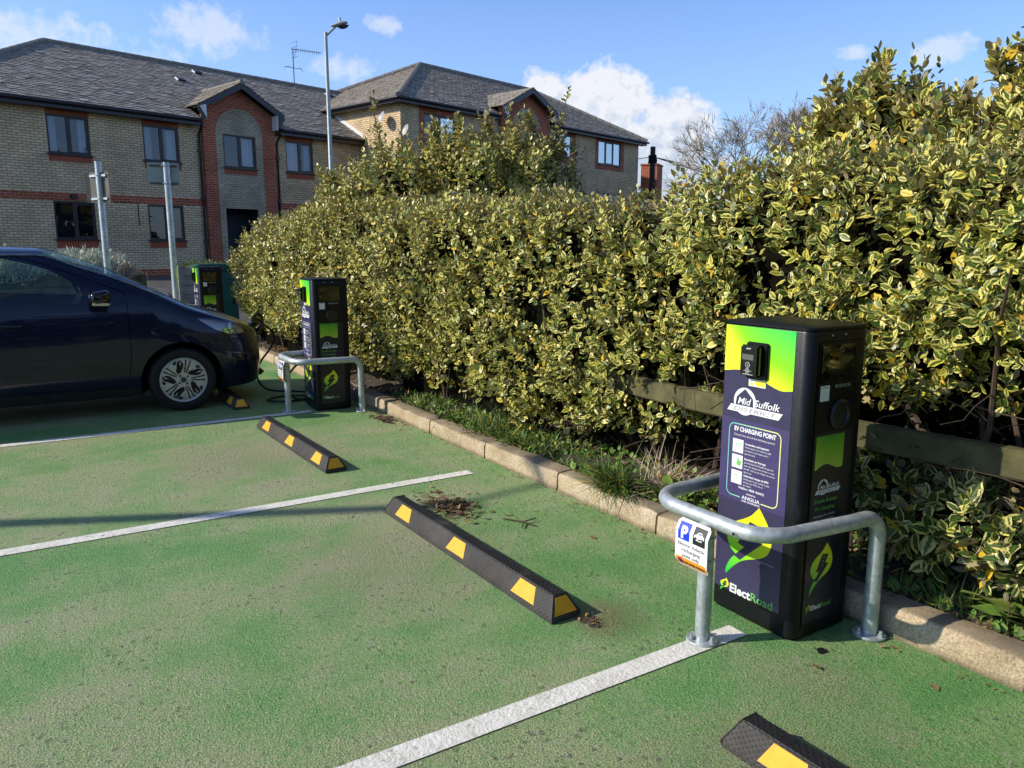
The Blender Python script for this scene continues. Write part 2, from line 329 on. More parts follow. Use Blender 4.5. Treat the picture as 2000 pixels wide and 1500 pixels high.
class MB:
    """collects faces of one mesh"""
    def __init__(s): s.v = []; s.f = []; s.m = []; s.mi = 0; s.uv = {}
    def add(s, vs, fs, uvs=None):
        o = len(s.v); s.v += [tuple(p) for p in vs]
        for k, f in enumerate(fs):
            s.f.append([o + i for i in f]); s.m.append(s.mi)
            if uvs is not None: s.uv[len(s.f) - 1] = uvs[k]
        return s
    def box(s, x0, x1, y0, y1, z0, z1, mat=None):
        vs = [(x, y, z) for z in (z0, z1) for y in (y0, y1) for x in (x0, x1)]
        if mat is not None: vs = [mat @ Vector(p) for p in vs]
        return s.add(vs, [(0, 2, 3, 1), (4, 5, 7, 6), (0, 1, 5, 4), (2, 6, 7, 3), (0, 4, 6, 2), (1, 3, 7, 5)])
    def tube(s, pts, r, n=10, caps=True, closed=False):
        pts = [Vector(p) for p in pts]; N = len(pts)
        rs = r if hasattr(r, '__len__') else [r] * N
        up = None; rings = []
        for i, p in enumerate(pts):
            if closed: d = pts[(i + 1) % N] - pts[i - 1]
            else: d = pts[min(i + 1, N - 1)] - pts[max(i - 1, 0)]
            d.normalize()
            if up is None:
                up = Vector((0, 0, 1)) if abs(d.z) < .9 else Vector((1, 0, 0))
            a = up - d * up.dot(d)
            if a.length < 1e-5: a = d.orthogonal()
            a.normalize(); up = a; b = d.cross(a)
            rings.append([p + (a * math.cos(t) + b * math.sin(t)) * rs[i] for t in [2 * math.pi * k / n for k in range(n)]])
        vs = [q for g in rings for q in g]; fs = []
        for i in range(N if closed else N - 1):
            j = (i + 1) % N
            for k in range(n):
                fs.append((i * n + k, i * n + (k + 1) % n, j * n + (k + 1) % n, j * n + k))
        if caps and not closed:
            fs.append(tuple(range(n))[::-1]); fs.append(tuple((N - 1) * n + k for k in range(n)))
        return s.add(vs, fs)
    def prism(s, poly, mapf, d0, d1):
        """poly 2D; mapf(u,v,d)->3D; closed solid between d0 and d1"""
        n = len(poly)
        vs = [mapf(u, v, d0) for u, v in poly] + [mapf(u, v, d1) for u, v in poly]
        fs = [tuple(range(n))[::-1], tuple(range(n, 2 * n))] + [(i, (i + 1) % n, n + (i + 1) % n, n + i) for i in range(n)]
        return s.add(vs, fs)
    def lathe(s, prof, n=48, axis='y', c=(0, 0, 0), closed=False):
        vs = []; P = len(prof)
        for k in range(n):
            t = 2 * math.pi * k / n
            for (r, h) in prof:
                q = {'y': (r * math.cos(t), h, r * math.sin(t)), 'z': (r * math.cos(t), r * math.sin(t), h), 'x': (h, r * math.cos(t), r * math.sin(t))}[axis]
                vs.append((q[0] + c[0], q[1] + c[1], q[2] + c[2]))
        fs = []
        for k in range(n):
            j = (k + 1) % n
            for i in range(P - 1 + (1 if closed else 0)):
                i2 = (i + 1) % P
                fs.append((k * P + i, j * P + i, j * P + i2, k * P + i2))
        return s.add(vs, fs)
    def build(s, name, mat, parent=None, smooth=False, bevel=0, bseg=2, fixn=True):
        me = bpy.data.meshes.new(name); me.from_pydata(s.v, [], s.f)
        mats = mat if isinstance(mat, (list, tuple)) else [mat]
        for m in mats: me.materials.append(MT[m] if isinstance(m, str) else m)
        if len(mats) > 1: me.polygons.foreach_set('material_index', s.m)
        if s.uv:
            ul = me.uv_layers.new(name='UVMap')
            for p in me.polygons:
                if p.index in s.uv:
                    for k, li in enumerate(p.loop_indices): ul.data[li].uv = s.uv[p.index][k]
        if fixn or bevel:
            bm = bmesh.new(); bm.from_mesh(me)
            if bevel:
                bmesh.ops.remove_doubles(bm, verts=bm.verts, dist=1e-5)
                es = [e for e in bm.edges if len(e.link_faces) == 2 and e.calc_face_angle(0) > .5]
                bmesh.ops.bevel(bm, geom=es, offset=bevel, segments=bseg, affect='EDGES', clamp_overlap=True)
            if fixn: bmesh.ops.recalc_face_normals(bm, faces=bm.faces)
            bm.to_mesh(me); bm.free()
        if smooth:
            me.polygons.foreach_set('use_smooth', [True] * len(me.polygons))
            if smooth != 'all': me.set_sharp_from_angle(angle=R(38))
        me.update()
        o = bpy.data.objects.new(name, me); COL.objects.link(o)
        if parent is not None: o.parent = parent
        return o

def text_geo(body, size, align='LEFT', bold=0, shear=0, spacing=1, width=None):
    cu = bpy.data.curves.new('t', 'FONT'); cu.body = body; cu.size = size; cu.align_x = align
    cu.offset = bold * size; cu.shear = shear; cu.space_character = spacing; cu.resolution_u = 3
    ob = bpy.data.objects.new('t', cu); COL.objects.link(ob)
    dg = bpy.context.evaluated_depsgraph_get(); dg.update()
    me = bpy.data.meshes.new_from_object(ob.evaluated_get(dg))
    vs = [(v.co.x, v.co.y) for v in me.vertices]; fs = [tuple(p.vertices) for p in me.polygons]
    bpy.data.objects.remove(ob); bpy.data.curves.remove(cu); bpy.data.meshes.remove(me)
    if width and vs:
        x0 = min(v[0] for v in vs); x1 = max(v[0] for v in vs); k = width / (x1 - x0)
        off = {'LEFT': x0, 'CENTER': (x0 + x1) / 2, 'RIGHT': x1}[align]
        vs = [((x - off) * k, y) for x, y in vs]
    return vs, fs

class Decal(MB):
    """flat graphics on a face: mapf(u, v, d)"""
    def __init__(s, mapf): super().__init__(); s.map = mapf
    def poly(s, pts, d, uvbox=None):
        uvs = None
        if uvbox:
            u0, v0, u1, v1 = uvbox; uvs = [[((u - u0) / (u1 - u0), (v - v0) / (v1 - v0)) for u, v in pts]]
        return s.add([s.map(u, v, d) for u, v in pts], [tuple(range(len(pts)))], uvs)
    def rect(s, u0, v0, u1, v1, d, uvbox=None): return s.poly([(u0, v0), (u1, v0), (u1, v1), (u0, v1)], d, uvbox)
    def disc(s, u, v, r, d, n=40): return s.poly([(u + r * math.cos(2 * math.pi * k / n), v + r * math.sin(2 * math.pi * k / n)) for k in range(n)], d)
    def ring(s, u, v, r0, r1, d, n=48, a0=0, a1=360):
        for k in range(n):
            t0 = R(a0 + (a1 - a0) * k / n); t1 = R(a0 + (a1 - a0) * (k + 1) / n)
            s.poly([(u + r0 * math.cos(t0), v + r0 * math.sin(t0)), (u + r1 * math.cos(t0), v + r1 * math.sin(t0)),
                    (u + r1 * math.cos(t1), v + r1 * math.sin(t1)), (u + r0 * math.cos(t1), v + r0 * math.sin(t1))], d)
        return s
    def path(s, pts, w, d, uvbox=None):
        for a, b in zip(pts[:-1], pts[1:]):
            dx, dy = b[0] - a[0], b[1] - a[1]; l = math.hypot(dx, dy) or 1; nx, ny = -dy / l * w / 2, dx / l * w / 2
            s.poly([(a[0] + nx, a[1] + ny), (a[0] - nx, a[1] - ny), (b[0] - nx, b[1] - ny), (b[0] + nx, b[1] + ny)], d, uvbox)
        return s
    def text(s, body, u, v, size, d, uvbox=None, **kw):
        vs, fs = text_geo(body, size, **kw)
        uvs = None
        if uvbox:
            u0, v0, u1, v1 = uvbox; uvs = [[((u + vs[i][0] - u0) / (u1 - u0), (v + vs[i][1] - v0) / (v1 - v0)) for i in f] for f in fs]
        return s.add([s.map(u + a, v + b, d) for a, b in vs], fs, uvs)

def smooth_path(ctrl, n=10):
    P = [Vector(p) for p in ctrl]; out = []
    for i in range(len(P) - 1):
        p0 = P[max(i - 1, 0)]; p1 = P[i]; p2 = P[i + 1]; p3 = P[min(i + 2, len(P) - 1)]
        for k in range(n):
            t = k / n
            out.append(.5 * ((2 * p1) + (p2 - p0) * t + (2 * p0 - 5 * p1 + 4 * p2 - p3) * t * t + (-p0 + 3 * p1 - 3 * p2 + p3) * t ** 3))
    out.append(P[-1]); return out
def fillet(pts, r, n=8):
    """round the corners of a polyline"""
    P = [Vector(p) for p in pts]; out = [P[0]]
    for i in range(1, len(P) - 1):
        a = (P[i - 1] - P[i]); b = (P[i + 1] - P[i]); la, lb = a.length, b.length; a.normalize(); b.normalize()
        ang = a.angle(b); d = min(r / math.tan(ang / 2), la * .49, lb * .49); rr = d * math.tan(ang / 2)
        c = P[i] + (a + b).normalized() * (rr / math.sin(ang / 2)); s0 = P[i] + a * d; s1 = P[i] + b * d
        v0 = s0 - c; v1 = s1 - c
        u0 = v0.normalized(); u1 = v1.normalized()
        for k in range(n + 1): out.append(c + u0.slerp(u1, k / n) * rr)
    out.append(P[-1]); return out

# ------------------------------------------------------------------ leaves (numpy)
def norm(a): return a / np.maximum(np.linalg.norm(a, axis=-1, keepdims=True), 1e-9)
def leaf_mesh(name, P, D, Nn, L, Wd, mat, parent=None, rows=5, fold=.16, droop=.18, wave=.06, prof=None):
    n = len(P); D = norm(D); Nn = norm(Nn - D * np.sum(Nn * D, 1, keepdims=True)); S = np.cross(D, Nn)
    v = np.linspace(0, 1, rows)
    w = np.interp(v, [0, .12, .35, .6, .85, 1], prof or [.05, .5, .95, 1, .6, .06])
    u = np.array([-1., 0, 1.])
    ph = rng.random(n) * 6.28; dr = droop * (rng.random(n) * 1.6 - .3)
    V = np.zeros((n, rows, 3, 3))
    for i in range(rows):
        for j in range(3):
            zoff = fold * abs(u[j]) * Wd * w[i] + wave * Wd * abs(u[j]) * np.sin(v[i] * 11 + ph + u[j] * 2) * 2 - dr * L * v[i] ** 2
            V[:, i, j] = P + D * (L * v[i])[:, None] + S * (u[j] * w[i] * Wd)[:, None] + Nn * zoff[:, None]
    base = (np.arange(n) * rows * 3)[:, None]
    q = []
    for i in range(rows - 1):
        for j in range(2):
            a = i * 3 + j; q.append([a, a + 1, a + 4, a + 3])
    q = np.array(q); F = (base[:, None] + q[None]).reshape(-1, 4)
    me = bpy.data.meshes.new(name); nf = len(F)
    me.vertices.add(n * rows * 3); me.vertices.foreach_set('co', V.reshape(-1).astype(np.float32))
    me.loops.add(nf * 4); me.loops.foreach_set('vertex_index', F.reshape(-1).astype(np.int32))
    me.polygons.add(nf); me.polygons.foreach_set('loop_start', (np.arange(nf) * 4).astype(np.int32))
    me.polygons.foreach_set('use_smooth', np.ones(nf, bool))
    uvv = np.stack(np.meshgrid((u + 1) / 2, v), -1).reshape(-1, 2)
    ul = me.uv_layers.new(name='UVMap'); luv = np.tile(uvv[q.reshape(-1)], (n, 1))
    ul.data.foreach_set('uv', luv.reshape(-1).astype(np.float32))
    ca = me.attributes.new('rnd', 'FLOAT_COLOR', 'POINT')
    c = np.concatenate([rng.random((n, 3)), np.ones((n, 1))], 1); c = np.repeat(c, rows * 3, 0)
    ca.data.foreach_set('color', c.reshape(-1).astype(np.float32))
    me.materials.append(MT[mat]); me.update(calc_edges=True)
    o = bpy.data.objects.new(name, me); COL.objects.link(o)
    if parent is not None: o.parent = parent
    return o
def shoots(base, direc, length, nl, Lm=.07, ratio=.27, spread=1.0, outb=None):
    """leaves spiralling round each shoot -> arrays"""
    n = len(base); direc = norm(direc)
    ref = np.where(np.abs(direc[:, 2:3]) < .9, np.array([[0, 0, 1.]]), np.array([[1., 0, 0]]))
    a = norm(np.cross(direc, ref)); b = np.cross(direc, a)
    P, D, Nn, L = [], [], [], []
    ph = rng.random(n) * 6.28
    for k in range(nl):
        t = (k + .5) / nl
        an = ph + k * 2.399 + rng.normal(0, .25, n)
        rad = a * np.cos(an)[:, None] + b * np.sin(an)[:, None]
        sp = spread * (1.15 - .75 * t)
        d = norm(rad * sp + direc * (.35 + .55 * t) + rng.normal(0, .16, (n, 3)))
        nn = direc + rng.normal(0, .22, (n, 3)) + (outb * .45 if outb is not None else 0)
        P.append(base + direc * (length * t)[:, None]); D.append(d); Nn.append(nn)
        L.append(Lm * (1.12 - .5 * t ** 2) * rng.uniform(.55, 1.25, n))
    P, D, Nn, L = map(np.concatenate, (P, D, Nn, L))
    return P, D, Nn, L, L * ratio * rng.uniform(.85, 1.15, len(L))

# ================================================================== SETTING
def gz(y):
    t = min(max((y - 13.5) / 9.5, 0), 1); return .65 * t * t * (3 - 2 * t)
def kx(y): return float(np.interp(y, [-8, -3, 1.1, 2.9, 4.4, 6.9, 9.9, 11, 14], [3.15, 2.99, 2.84, 2.765, 2.735, 2.71, 2.66, 2.61, 2.50]))
b = MB(); ys = [-400, -60, -10, 5, 13.4] + [13.5 + .5 * i for i in range(20)] + [23.5, 30, 60, 150, 400, 900]
for y0, y1 in zip(ys[:-1], ys[1:]):
    b.add([(-900, y0, gz(y0) - .01), (900, y0, gz(y0) - .01), (900, y1, gz(y1) - .01), (-900, y1, gz(y1) - .01)], [(0, 1, 2, 3)])
tag(b.build('ground', 'grey_ground'), kind='structure')
b = MB(); yk = [-8 + .5 * i for i in range(44)] 
for y0, y1 in zip(yk[:-1], yk[1:]):
    if y1 > 13.4: break
    b.add([(-14, y0, 0), (kx(y0) + .02, y0, 0), (kx(y1) + .02, y1, 0), (-14, y1, 0)], [(0, 1, 2, 3)])
tag(b.build('green_parking_surface', 'green_ground'), kind='structure')
for yc, x1, tilt in ((7.13, 2.16, 0), (4.555, 2.48, .01), (2.0, 2.33, .012), (9.72, 2.1, 0)):
    b = MB(); N = 26; hw = .048
    for i in range(N):
        xa = -7 + (x1 + 7) * i / N; xb = -7 + (x1 + 7) * (i + 1) / N
        b.add([(xa, yc - hw, .004), (xb, yc - hw, .004), (xb, yc + hw, .004), (xa, yc + hw, .004)], [(0, 1, 2, 3)])
    tag(b.build('bay_line', 'line'), kind='structure')
# kerb stones: face, chamfer, top
b = MB(); y = -8.0
while y < 13.9:
    y2 = y + .915; g = .0085
    dz = random.uniform(-.006, .006); dx = random.uniform(-.005, .005)
    prof = [(0, -.05), (.003, .04), (.005, .096), (.010, .114), (.022, .122), (.09, .125), (.125, .125), (.125, -.05)]; n = len(prof); K = 14; vs = []
    for i in range(K + 1):
        yy = y + g + (y2 - y - 2 * g) * i / K; chip = random.random() < .13; e_ = .006 if i in (0, K) else 0
        for q, (px, pz) in enumerate(prof):
            c_ = (.010 * random.random() if chip and q in (3, 4) else 0)
            vs.append((kx(yy) + dx + px + random.gauss(0, .0014) + c_ + (e_ if q < 4 else 0), yy, pz + dz + random.gauss(0, .0014) - c_ - (e_ if q > 2 else 0)))
    b.add(vs, [(j * n + i, j * n + i + 1, (j + 1) * n + i + 1, (j + 1) * n + i) for j in range(K) for i in range(n - 1)] + [tuple(range(n)), tuple(range(K * n, K * n + n))[::-1]])
    y = y2
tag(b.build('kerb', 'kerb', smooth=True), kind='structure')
# planting bed
b = MB(); NX, NY = 26, 110; vs = []
for j in range(NY + 1):
    yy = -8 + 22.5 * j / NY
    for i in range(NX + 1):
        xx = kx(yy) + .10 + 3.4 * (i / NX) ** 1.5
        vs.append((xx, yy, .105 + (.03 * math.sin(xx * 5 + yy * 3.1) + .025 * math.sin(yy * 9.3 + xx * 11)) * min(1, i / 3) + min(i, 6) * .006))
b.add(vs, [(j * (NX + 1) + i, j * (NX + 1) + i + 1, (j + 1) * (NX + 1) + i + 1, (j + 1) * (NX + 1) + i) for j in range(NY) for i in range(NX)])
tag(b.build('planting_bed', 'soil', smooth='all'), kind='structure')

# ================================================================== CHARGING POINTS
CH = 1.255; CW = .43; CD = .345
fA = lambda u, v, d: (-d, CW - u, v)
fB = lambda u, v, d: (u, -d, v)
LEAF = [(.70, 1.0), (.80, .92), (.93, .79), (1.0, .64), (.97, .52), (.90, .44), (.76, .37), (.55, .31), (.36, .24), (.2, .14), (.09, .05), (.03, 0), (.02, .05), (.07, .15), (.15, .24), (.24, .31), (.14, .35), (.05, .44), (.02, .54), (.07, .64), (.2, .73), (.38, .80), (.55, .88)]
BOLT = [(.52, .79), (.80, .765), (.67, .60), (.82, .575), (.34, .255), (.20, .285), (.42, .44), (.27, .465)]
def sm2(p, n=4):
    out = []
    for i in range(len(p)):
        p0, p1, p2, p3 = (Vector((*p[(i + k) % len(p)], 0)) for k in (-1, 0, 1, 2))
        sharp = i in (0, 11, 15) or (i + 1) % len(p) in (0, 11, 15)
        for k in range(n):
            t = k / n
            q = p1.lerp(p2, t) if sharp else .5 * ((2 * p1) + (p2 - p0) * t + (2 * p0 - 5 * p1 + 4 * p2 - p3) * t * t + (-p0 + 3 * p1 - 3 * p2 + p3) * t ** 3)
            out.append((q.x, q.y))
    return out
LEAFS = sm2(LEAF)
def leaf_logo(fm, u0, v0, w, h, d, parent, name, boltmat):
    D = Decal(fm); D.poly([(u0 + x * w, v0 + y * h) for x, y in LEAFS], d, (u0, v0, u0 + w, v0 + h)); o = D.build(name, 'grad_leaf', parent)
    D = Decal(fm); D.poly([(u0 + x * w, v0 + y * h) for x, y in BOLT], d + .0006); e = D.build('bolt_symbol', boltmat, o)
    D = Decal(fm)
    for (a, c) in ((.70, .742), (.625, .665), (.56, .592)):
        D.rect(u0 + (.565 + (a - .7) * .5) * w, v0 + a * h, u0 + (.62 + (a - .7) * .5) * w, v0 + c * h, d + .0012)
    D.build('road_marking_symbol', 'lime_text', o)
    return o
def council_logo(fm, u0, v0, w, parent, d, bg):
    """round badge with house outline, italic words over a slanted ribbon; w = full width"""
    k = w / .29
    P = lambda x, y: (u0 + x * k, v0 + y * k)
    D = Decal(fm); D.disc(*P(.086, .048), .060 * k, d); o = D.build('council_badge', 'white', parent)
    D = Decal(fm)
    D.poly([P(.036, .028), P(.042, .065), P(.086, .103), P(.130, .065), P(.133, .028)], d + .0006)
    D.build('badge_house', bg, o)
    D = Decal(fm); D.poly([P(-.008, -.001), P(.012, .029), P(.288, .029), P(.268, -.001)], d + .0012); D.build('badge_ribbon', 'white', o)
    D = Decal(fm); D.text('DISTRICT', *P(.028, .0055), .024 * k, d + .0018, shear=.25, width=.228 * k); D.build('lettering', 'greyink', o)
    D = Decal(fm); D.text('Mid', *P(.050, .035), .042 * k, d + .0014, shear=.25, bold=.012, width=.072 * k)
    D.text('Suffolk', *P(.138, .035), .043 * k, d + .0014, shear=.25, bold=.014, width=.135 * k); D.build('lettering', 'white', o)
    return o
def brand_line(fm, u0, v0, w, parent, d, bg):
    leaf_logo(fm, u0, v0 - .1 * w * .5, w * .17, w * .23, d, parent, 'small_leaf_emblem', bg)
    D = Decal(fm); D.text('Elect', u0 + w * .195, v0, w * .19, d, bold=.03, width=w * .40); D.build('lettering', 'white', parent)
    D = Decal(fm); D.text('Road', u0 + w * .605, v0, w * .19, d, width=w * .395); D.build('lettering', 'lime_text', parent)

def make_charger():
    t = thing('charging_point', 'black and navy electric charging pedestal nearest the camera, behind a curved galvanised rail', 'charging point', (2.425, 1.813, 0), 0, 'charging pedestals along the kerb')
    def outline(ins, n=7):
        out = []
        for cx, cy, r, a0 in ((CD - .028, CW - .028, .028, 0), (.03, CW - .03, .03, 90), (.042, .042, .042, 180), (CD - .028, .028, .028, 270)):
            for k in range(n + 1):
                a = R(a0 + 90 * k / n); out.append((cx + (r - ins) * math.cos(a), cy + (r - ins) * math.sin(a)))
        return out
    b = MB(); rings = [(.012, 0), (.012, .008), (0, .014), (0, CH - .022), (.0035, CH - .016)]
    n = len(outline(0)); vs = []
    for ins, z in rings: vs += [(x, y, z) for x, y in outline(ins)]
    fs = [(i * n + k, i * n + (k + 1) % n, (i + 1) * n + (k + 1) % n, (i + 1) * n + k) for i in range(len(rings) - 1) for k in range(n)]
    b.add(vs, fs + [tuple(range(n))[::-1]]); b.build('casing', 'black', t, smooth=True)
    b = MB(); vs = []
    rr = [(.001, CH - .015), (-.002, CH - .012), (-.002, CH - .003), (.004, CH)]
    for ins, z in rr: vs += [(x, y, z) for x, y in outline(ins)]
    b.add(vs, [(i * n + k, i * n + (k + 1) % n, (i + 1) * n + (k + 1) % n, (i + 1) * n + k) for i in range(3) for k in range(n)] + [tuple(range(n))[::-1], tuple(range(3 * n, 4 * n))])
    b.build('lid', 'black', t, smooth=True)
    e = .0012
    # --- front vinyl
    D = Decal(fA); D.rect(.018, .100, .362, 1.236, e); D.build('front_panel', 'navy', t)
    D = Decal(fA); D.rect(.018, .505, .362, .852, e + .0005); D.build('lighter_panel', 'navy2', t)
    wave = [(.018 + .344 * k / 40, float(np.interp(k / 40, [0, .12, .28, .45, .62, .8, .9, 1], [1.043, 1.053, 1.058, 1.046, 1.022, 1.001, .998, 1.010]))) for k in range(41)]
    wz = np.array([p[1] for p in wave]); wz = np.convolve(np.pad(wz, 3, mode='edge'), np.ones(7) / 7, 'valid'); wave = [(p[0], float(z)) for p, z in zip(wave, wz)]
    D = Decal(fA); D.poly(wave + [(.362, 1.236), (.018, 1.236)], e + .0006, (.018, 1.0, .362, 1.236)); D.build('wave_graphic', 'grad_top', t)
    # --- card reader
    b = MB(); b.prism([(.134, 1.03), (.246, 1.03), (.246, 1.178), (.134, 1.178)], fA, 0.0, .014); rd = b.build('card_reader', 'black', t, bevel=.006)
    b = MB(); b.prism([(.133, 1.045), (.226, 1.045), (.226, 1.168), (.133, 1.168)], fA, .012, .046); b.build('reader_face', 'blacksteelgloss', rd, bevel=.007)
    D = Decal(fA); D.rect(.147, 1.110, .203, 1.132, .0468); D.build('reader_display', 'lcd', rd)
    D = Decal(fA); D.ring(.176, 1.090, .0095, .0108, .0468); D.ring(.173, 1.090, .003, .0042, .0468, 16, -50, 50); D.ring(.173, 1.090, .0055, .0067, .0468, 16, -50, 50)
    D.build('contactless_symbol', 'white', rd); D = Decal(fA); D.ring(.176, 1.066, .0088, .0102, .0468); D.ring(.176, 1.066, .003, .0045, .0468); D.path([(.155, 1.066), (.166, 1.066)], .0008, .0468); D.path([(.187, 1.066), (.197, 1.066)], .0008, .0468)
    D.build('ring_symbol', 'white', rd); D = Decal(fA); D.path([(.152, 1.052), (.204, 1.052)], .0016, .0468); D.build('light_strip', 'white', rd); D = Decal(fA); D.text('payter', .166, 1.153, .009, .0468, bold=.02); D.build('lettering', 'white', rd)
    D = Decal(fA); D.rect(.149, .998, .234, 1.027, e + .0012); st = D.build('warning_sticker', 'white', t)
    D = Decal(fA); D.rect(.183, 1.001, .231, 1.024, e + .0018); D.poly([(.154, 1.003), (.175, 1.003), (.1645, 1.021)], e + .0018); D.build('sticker_print', 'yellow_vinyl', st)
    # --- badge, information box
    council_logo(fA, .052, .884, .275, t, e + .0012, 'navy')
    d = e + .0012
    box = []
    for cx, cy, a0 in ((.297, .806, 0), (.087, .806, 90), (.087, .551, 180), (.297, .551, 270)):
        for k in range(9): a = R(a0 + 90 * k / 8); box.append((cx + .026 * math.cos(a), cy + .026 * math.sin(a)))
    box = [Vector((*p, 0)) for p in box]
    cut_l = [tuple(p)[:2] for p in box[:27]] + [(.135, .525)]; cut_r = [(.243, .525)] + [tuple(p)[:2] for p in box[27:]] + [tuple(box[0])[:2]]
    D = Decal(fA); D.path(cut_l, .0042, d, (.061, .5, .323, .84)); D.path(cut_r, .0042, d, (.061, .5, .323, .84)); D.build('info_border', 'grad_border', t)
    D = Decal(fA)
    D.text('EV CHARGING POINT', .088, .803, .026, d, bold=.035, width=.212)
    D.build('info_heading', 'white', t); D = Decal(fA)
    D.text('Choose from one of the following options:', .088, .783, .0115, d, width=.208)
    rows = [('Contactless card payment', ["Simply plug in your vehicle's cable", 'and tap the card reader with a', 'payment card'], .752),
            ('Download our free app', ['Just download the ElectRoad app and', 'enter the charge point number or scan', 'the QR code on the charger to use the', 'app to pay'], .688),
            ('Authorised charge via RFID', ["Simply plug in your vehicle's cable", 'and tap your RFID fob on', 'the reader'], .618)]
    for head, lines, v in rows:
        D.text(head, .147, v, .0115, d, bold=.03)
        for k, ln in enumerate(lines): D.text(ln, .147, v - .0135 * (k + 1), .0098, d)
    D.build('info_text', 'white', t); D = Decal(fA)
    D.text('Helpline : 0808 1966932', .191, .562, .0135, d, align='CENTER', bold=.02, width=.132)
    D.text('Installed by', .191, .544, .0105, d, align='CENTER', bold=.015)
    D.text('ANGLIA', .191, .522, .020, d, align='CENTER', bold=.02, width=.094); D.text('CAR CHARGING', .191, .510, .0105, d, align='CENTER', bold=.02, width=.094)
    D.build('installer_text', 'white', t)
    ics = []
    for v in (.711, .645, .578):
        D = Decal(fA); D.rect(.083, v, .139, v + .057, d); ics.append(D.build('info_icon', 'white', t))
    D = Decal(fA); D.poly([(.115, .655), (.128, .66), (.132, .675), (.122, .682), (.112, .69), (.109, .688), (.113, .674), (.106, .668)], d + .0006)
    D.build('icon_print', 'lime_text', ics[1]); D = Decal(fA); D.path([(.098, .735), (.122, .742), (.124, .752), (.102, .748), (.098, .735)], .002, d + .0006); D.build('icon_print', 'lime_text', ics[0]); D = Decal(fA); D.path([(.1, .597), (.118, .603), (.11, .617), (.1, .612)], .0018, d + .0006); D.build('icon_print', 'lime_text', ics[2])
    leaf_logo(fA, .072, .168, .236, .338, e + .0006, t, 'leaf_emblem', 'navy')
    brand_line(fA, .052, .098, .278, t, e + .0008, 'navy')
    # --- right hand face
    b = MB(); b.prism([(.046, .05), (.292, .05), (.292, 1.20), (.046, 1.20)], fB, 0, .004); b.build('side_frame', 'black', t, bevel=.002)
    e2 = .0046
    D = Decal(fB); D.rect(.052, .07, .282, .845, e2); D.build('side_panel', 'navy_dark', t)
    b = MB(); b.prism([(.056, 1.045), (.262, 1.045), (.262, 1.185), (.056, 1.185)], fB, .003, .009); b.build('display_screen', 'blacksteelgloss', t, bevel=.004)
    D = Decal(fB); D.rect(.064, .972, .118, 1.032, e2 + .0005); s2 = D.build('white_sticker', 'white', t)
    D = Decal(fB); D.path([(.072, 1.025), (.110, 1.025)], .004, e2 + .001); D.build('sticker_print', 'greyink', s2)
    D = Decal(fB); D.text('SEVADIS', .170, 1.018, .019, e2 + .0005, bold=.01, width=.075); D.ring(.158, 1.0245, .003, .007, e2 + .0005); D.build('lettering', 'signback', t)
    b = MB(); b.lathe([(.0, .004), (.058, .004), (.06, .012), (.052, .020), (.044, .020), (.040, .013), (0.0, .013)], 40, 'y'); b.v = [(x + .186, -h, z + .912) for x, h, z in b.v]
    b.build('socket', 'blackplastic', t, smooth=True)
    gw = [(.062 + .17 * k / 24, .711 + .011 * math.sin(k / 24 * 6.6 - 1.0) - .004 * k / 24) for k in range(25)]
    D = Decal(fB); D.poly(gw + [(.232, .835), (.062, .835)], e2 + .0006, (.062, .69, .232, .835)); D.build('wave_graphic', 'grad_side', t)
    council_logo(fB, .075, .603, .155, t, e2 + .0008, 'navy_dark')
    D = Decal(fB); D.text('Simple & easy', .142, .566, .023, e2 + .0008, align='CENTER', width=.14); D.text('EV charging', .142, .535, .023, e2 + .0008, align='CENTER', width=.118); D.build('lettering', 'lime_text', t)
    D = Decal(fB)
    for k, ln in enumerate(("Just plug in your vehicle's", 'cable, tap your card or', 'download and pay via the', 'ElectRoad app')): D.text(ln, .142, .508 - .018 * k, .0128, e2 + .0008, align='CENTER')
    D.build('lettering', 'white', t)
    leaf_logo(fB, .078, .182, .137, .208, e2 + .0006, t, 'leaf_emblem', 'navy_dark')
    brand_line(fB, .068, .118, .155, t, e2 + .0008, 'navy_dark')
    for u_ in (.12, .2):
        D = Decal(fB); D.disc(u_, 1.222, .0045, .0006, 14); D.build('screw', 'galv', t)
    return t
c1 = make_charger()
c2 = copy_tree(c1); c2.location = (2.205, 7.095, 0); c2.rotation_euler.z = R(-2.5)
c2['label'] = 'black and navy charging pedestal plugged into the parked car, hedge leaves overhanging its top'
c3 = copy_tree(c1); c3.location = (2.10, 12.2, 0)
c3['label'] = 'farthest charging pedestal showing beyond the car bonnet in front of a green cabinet'

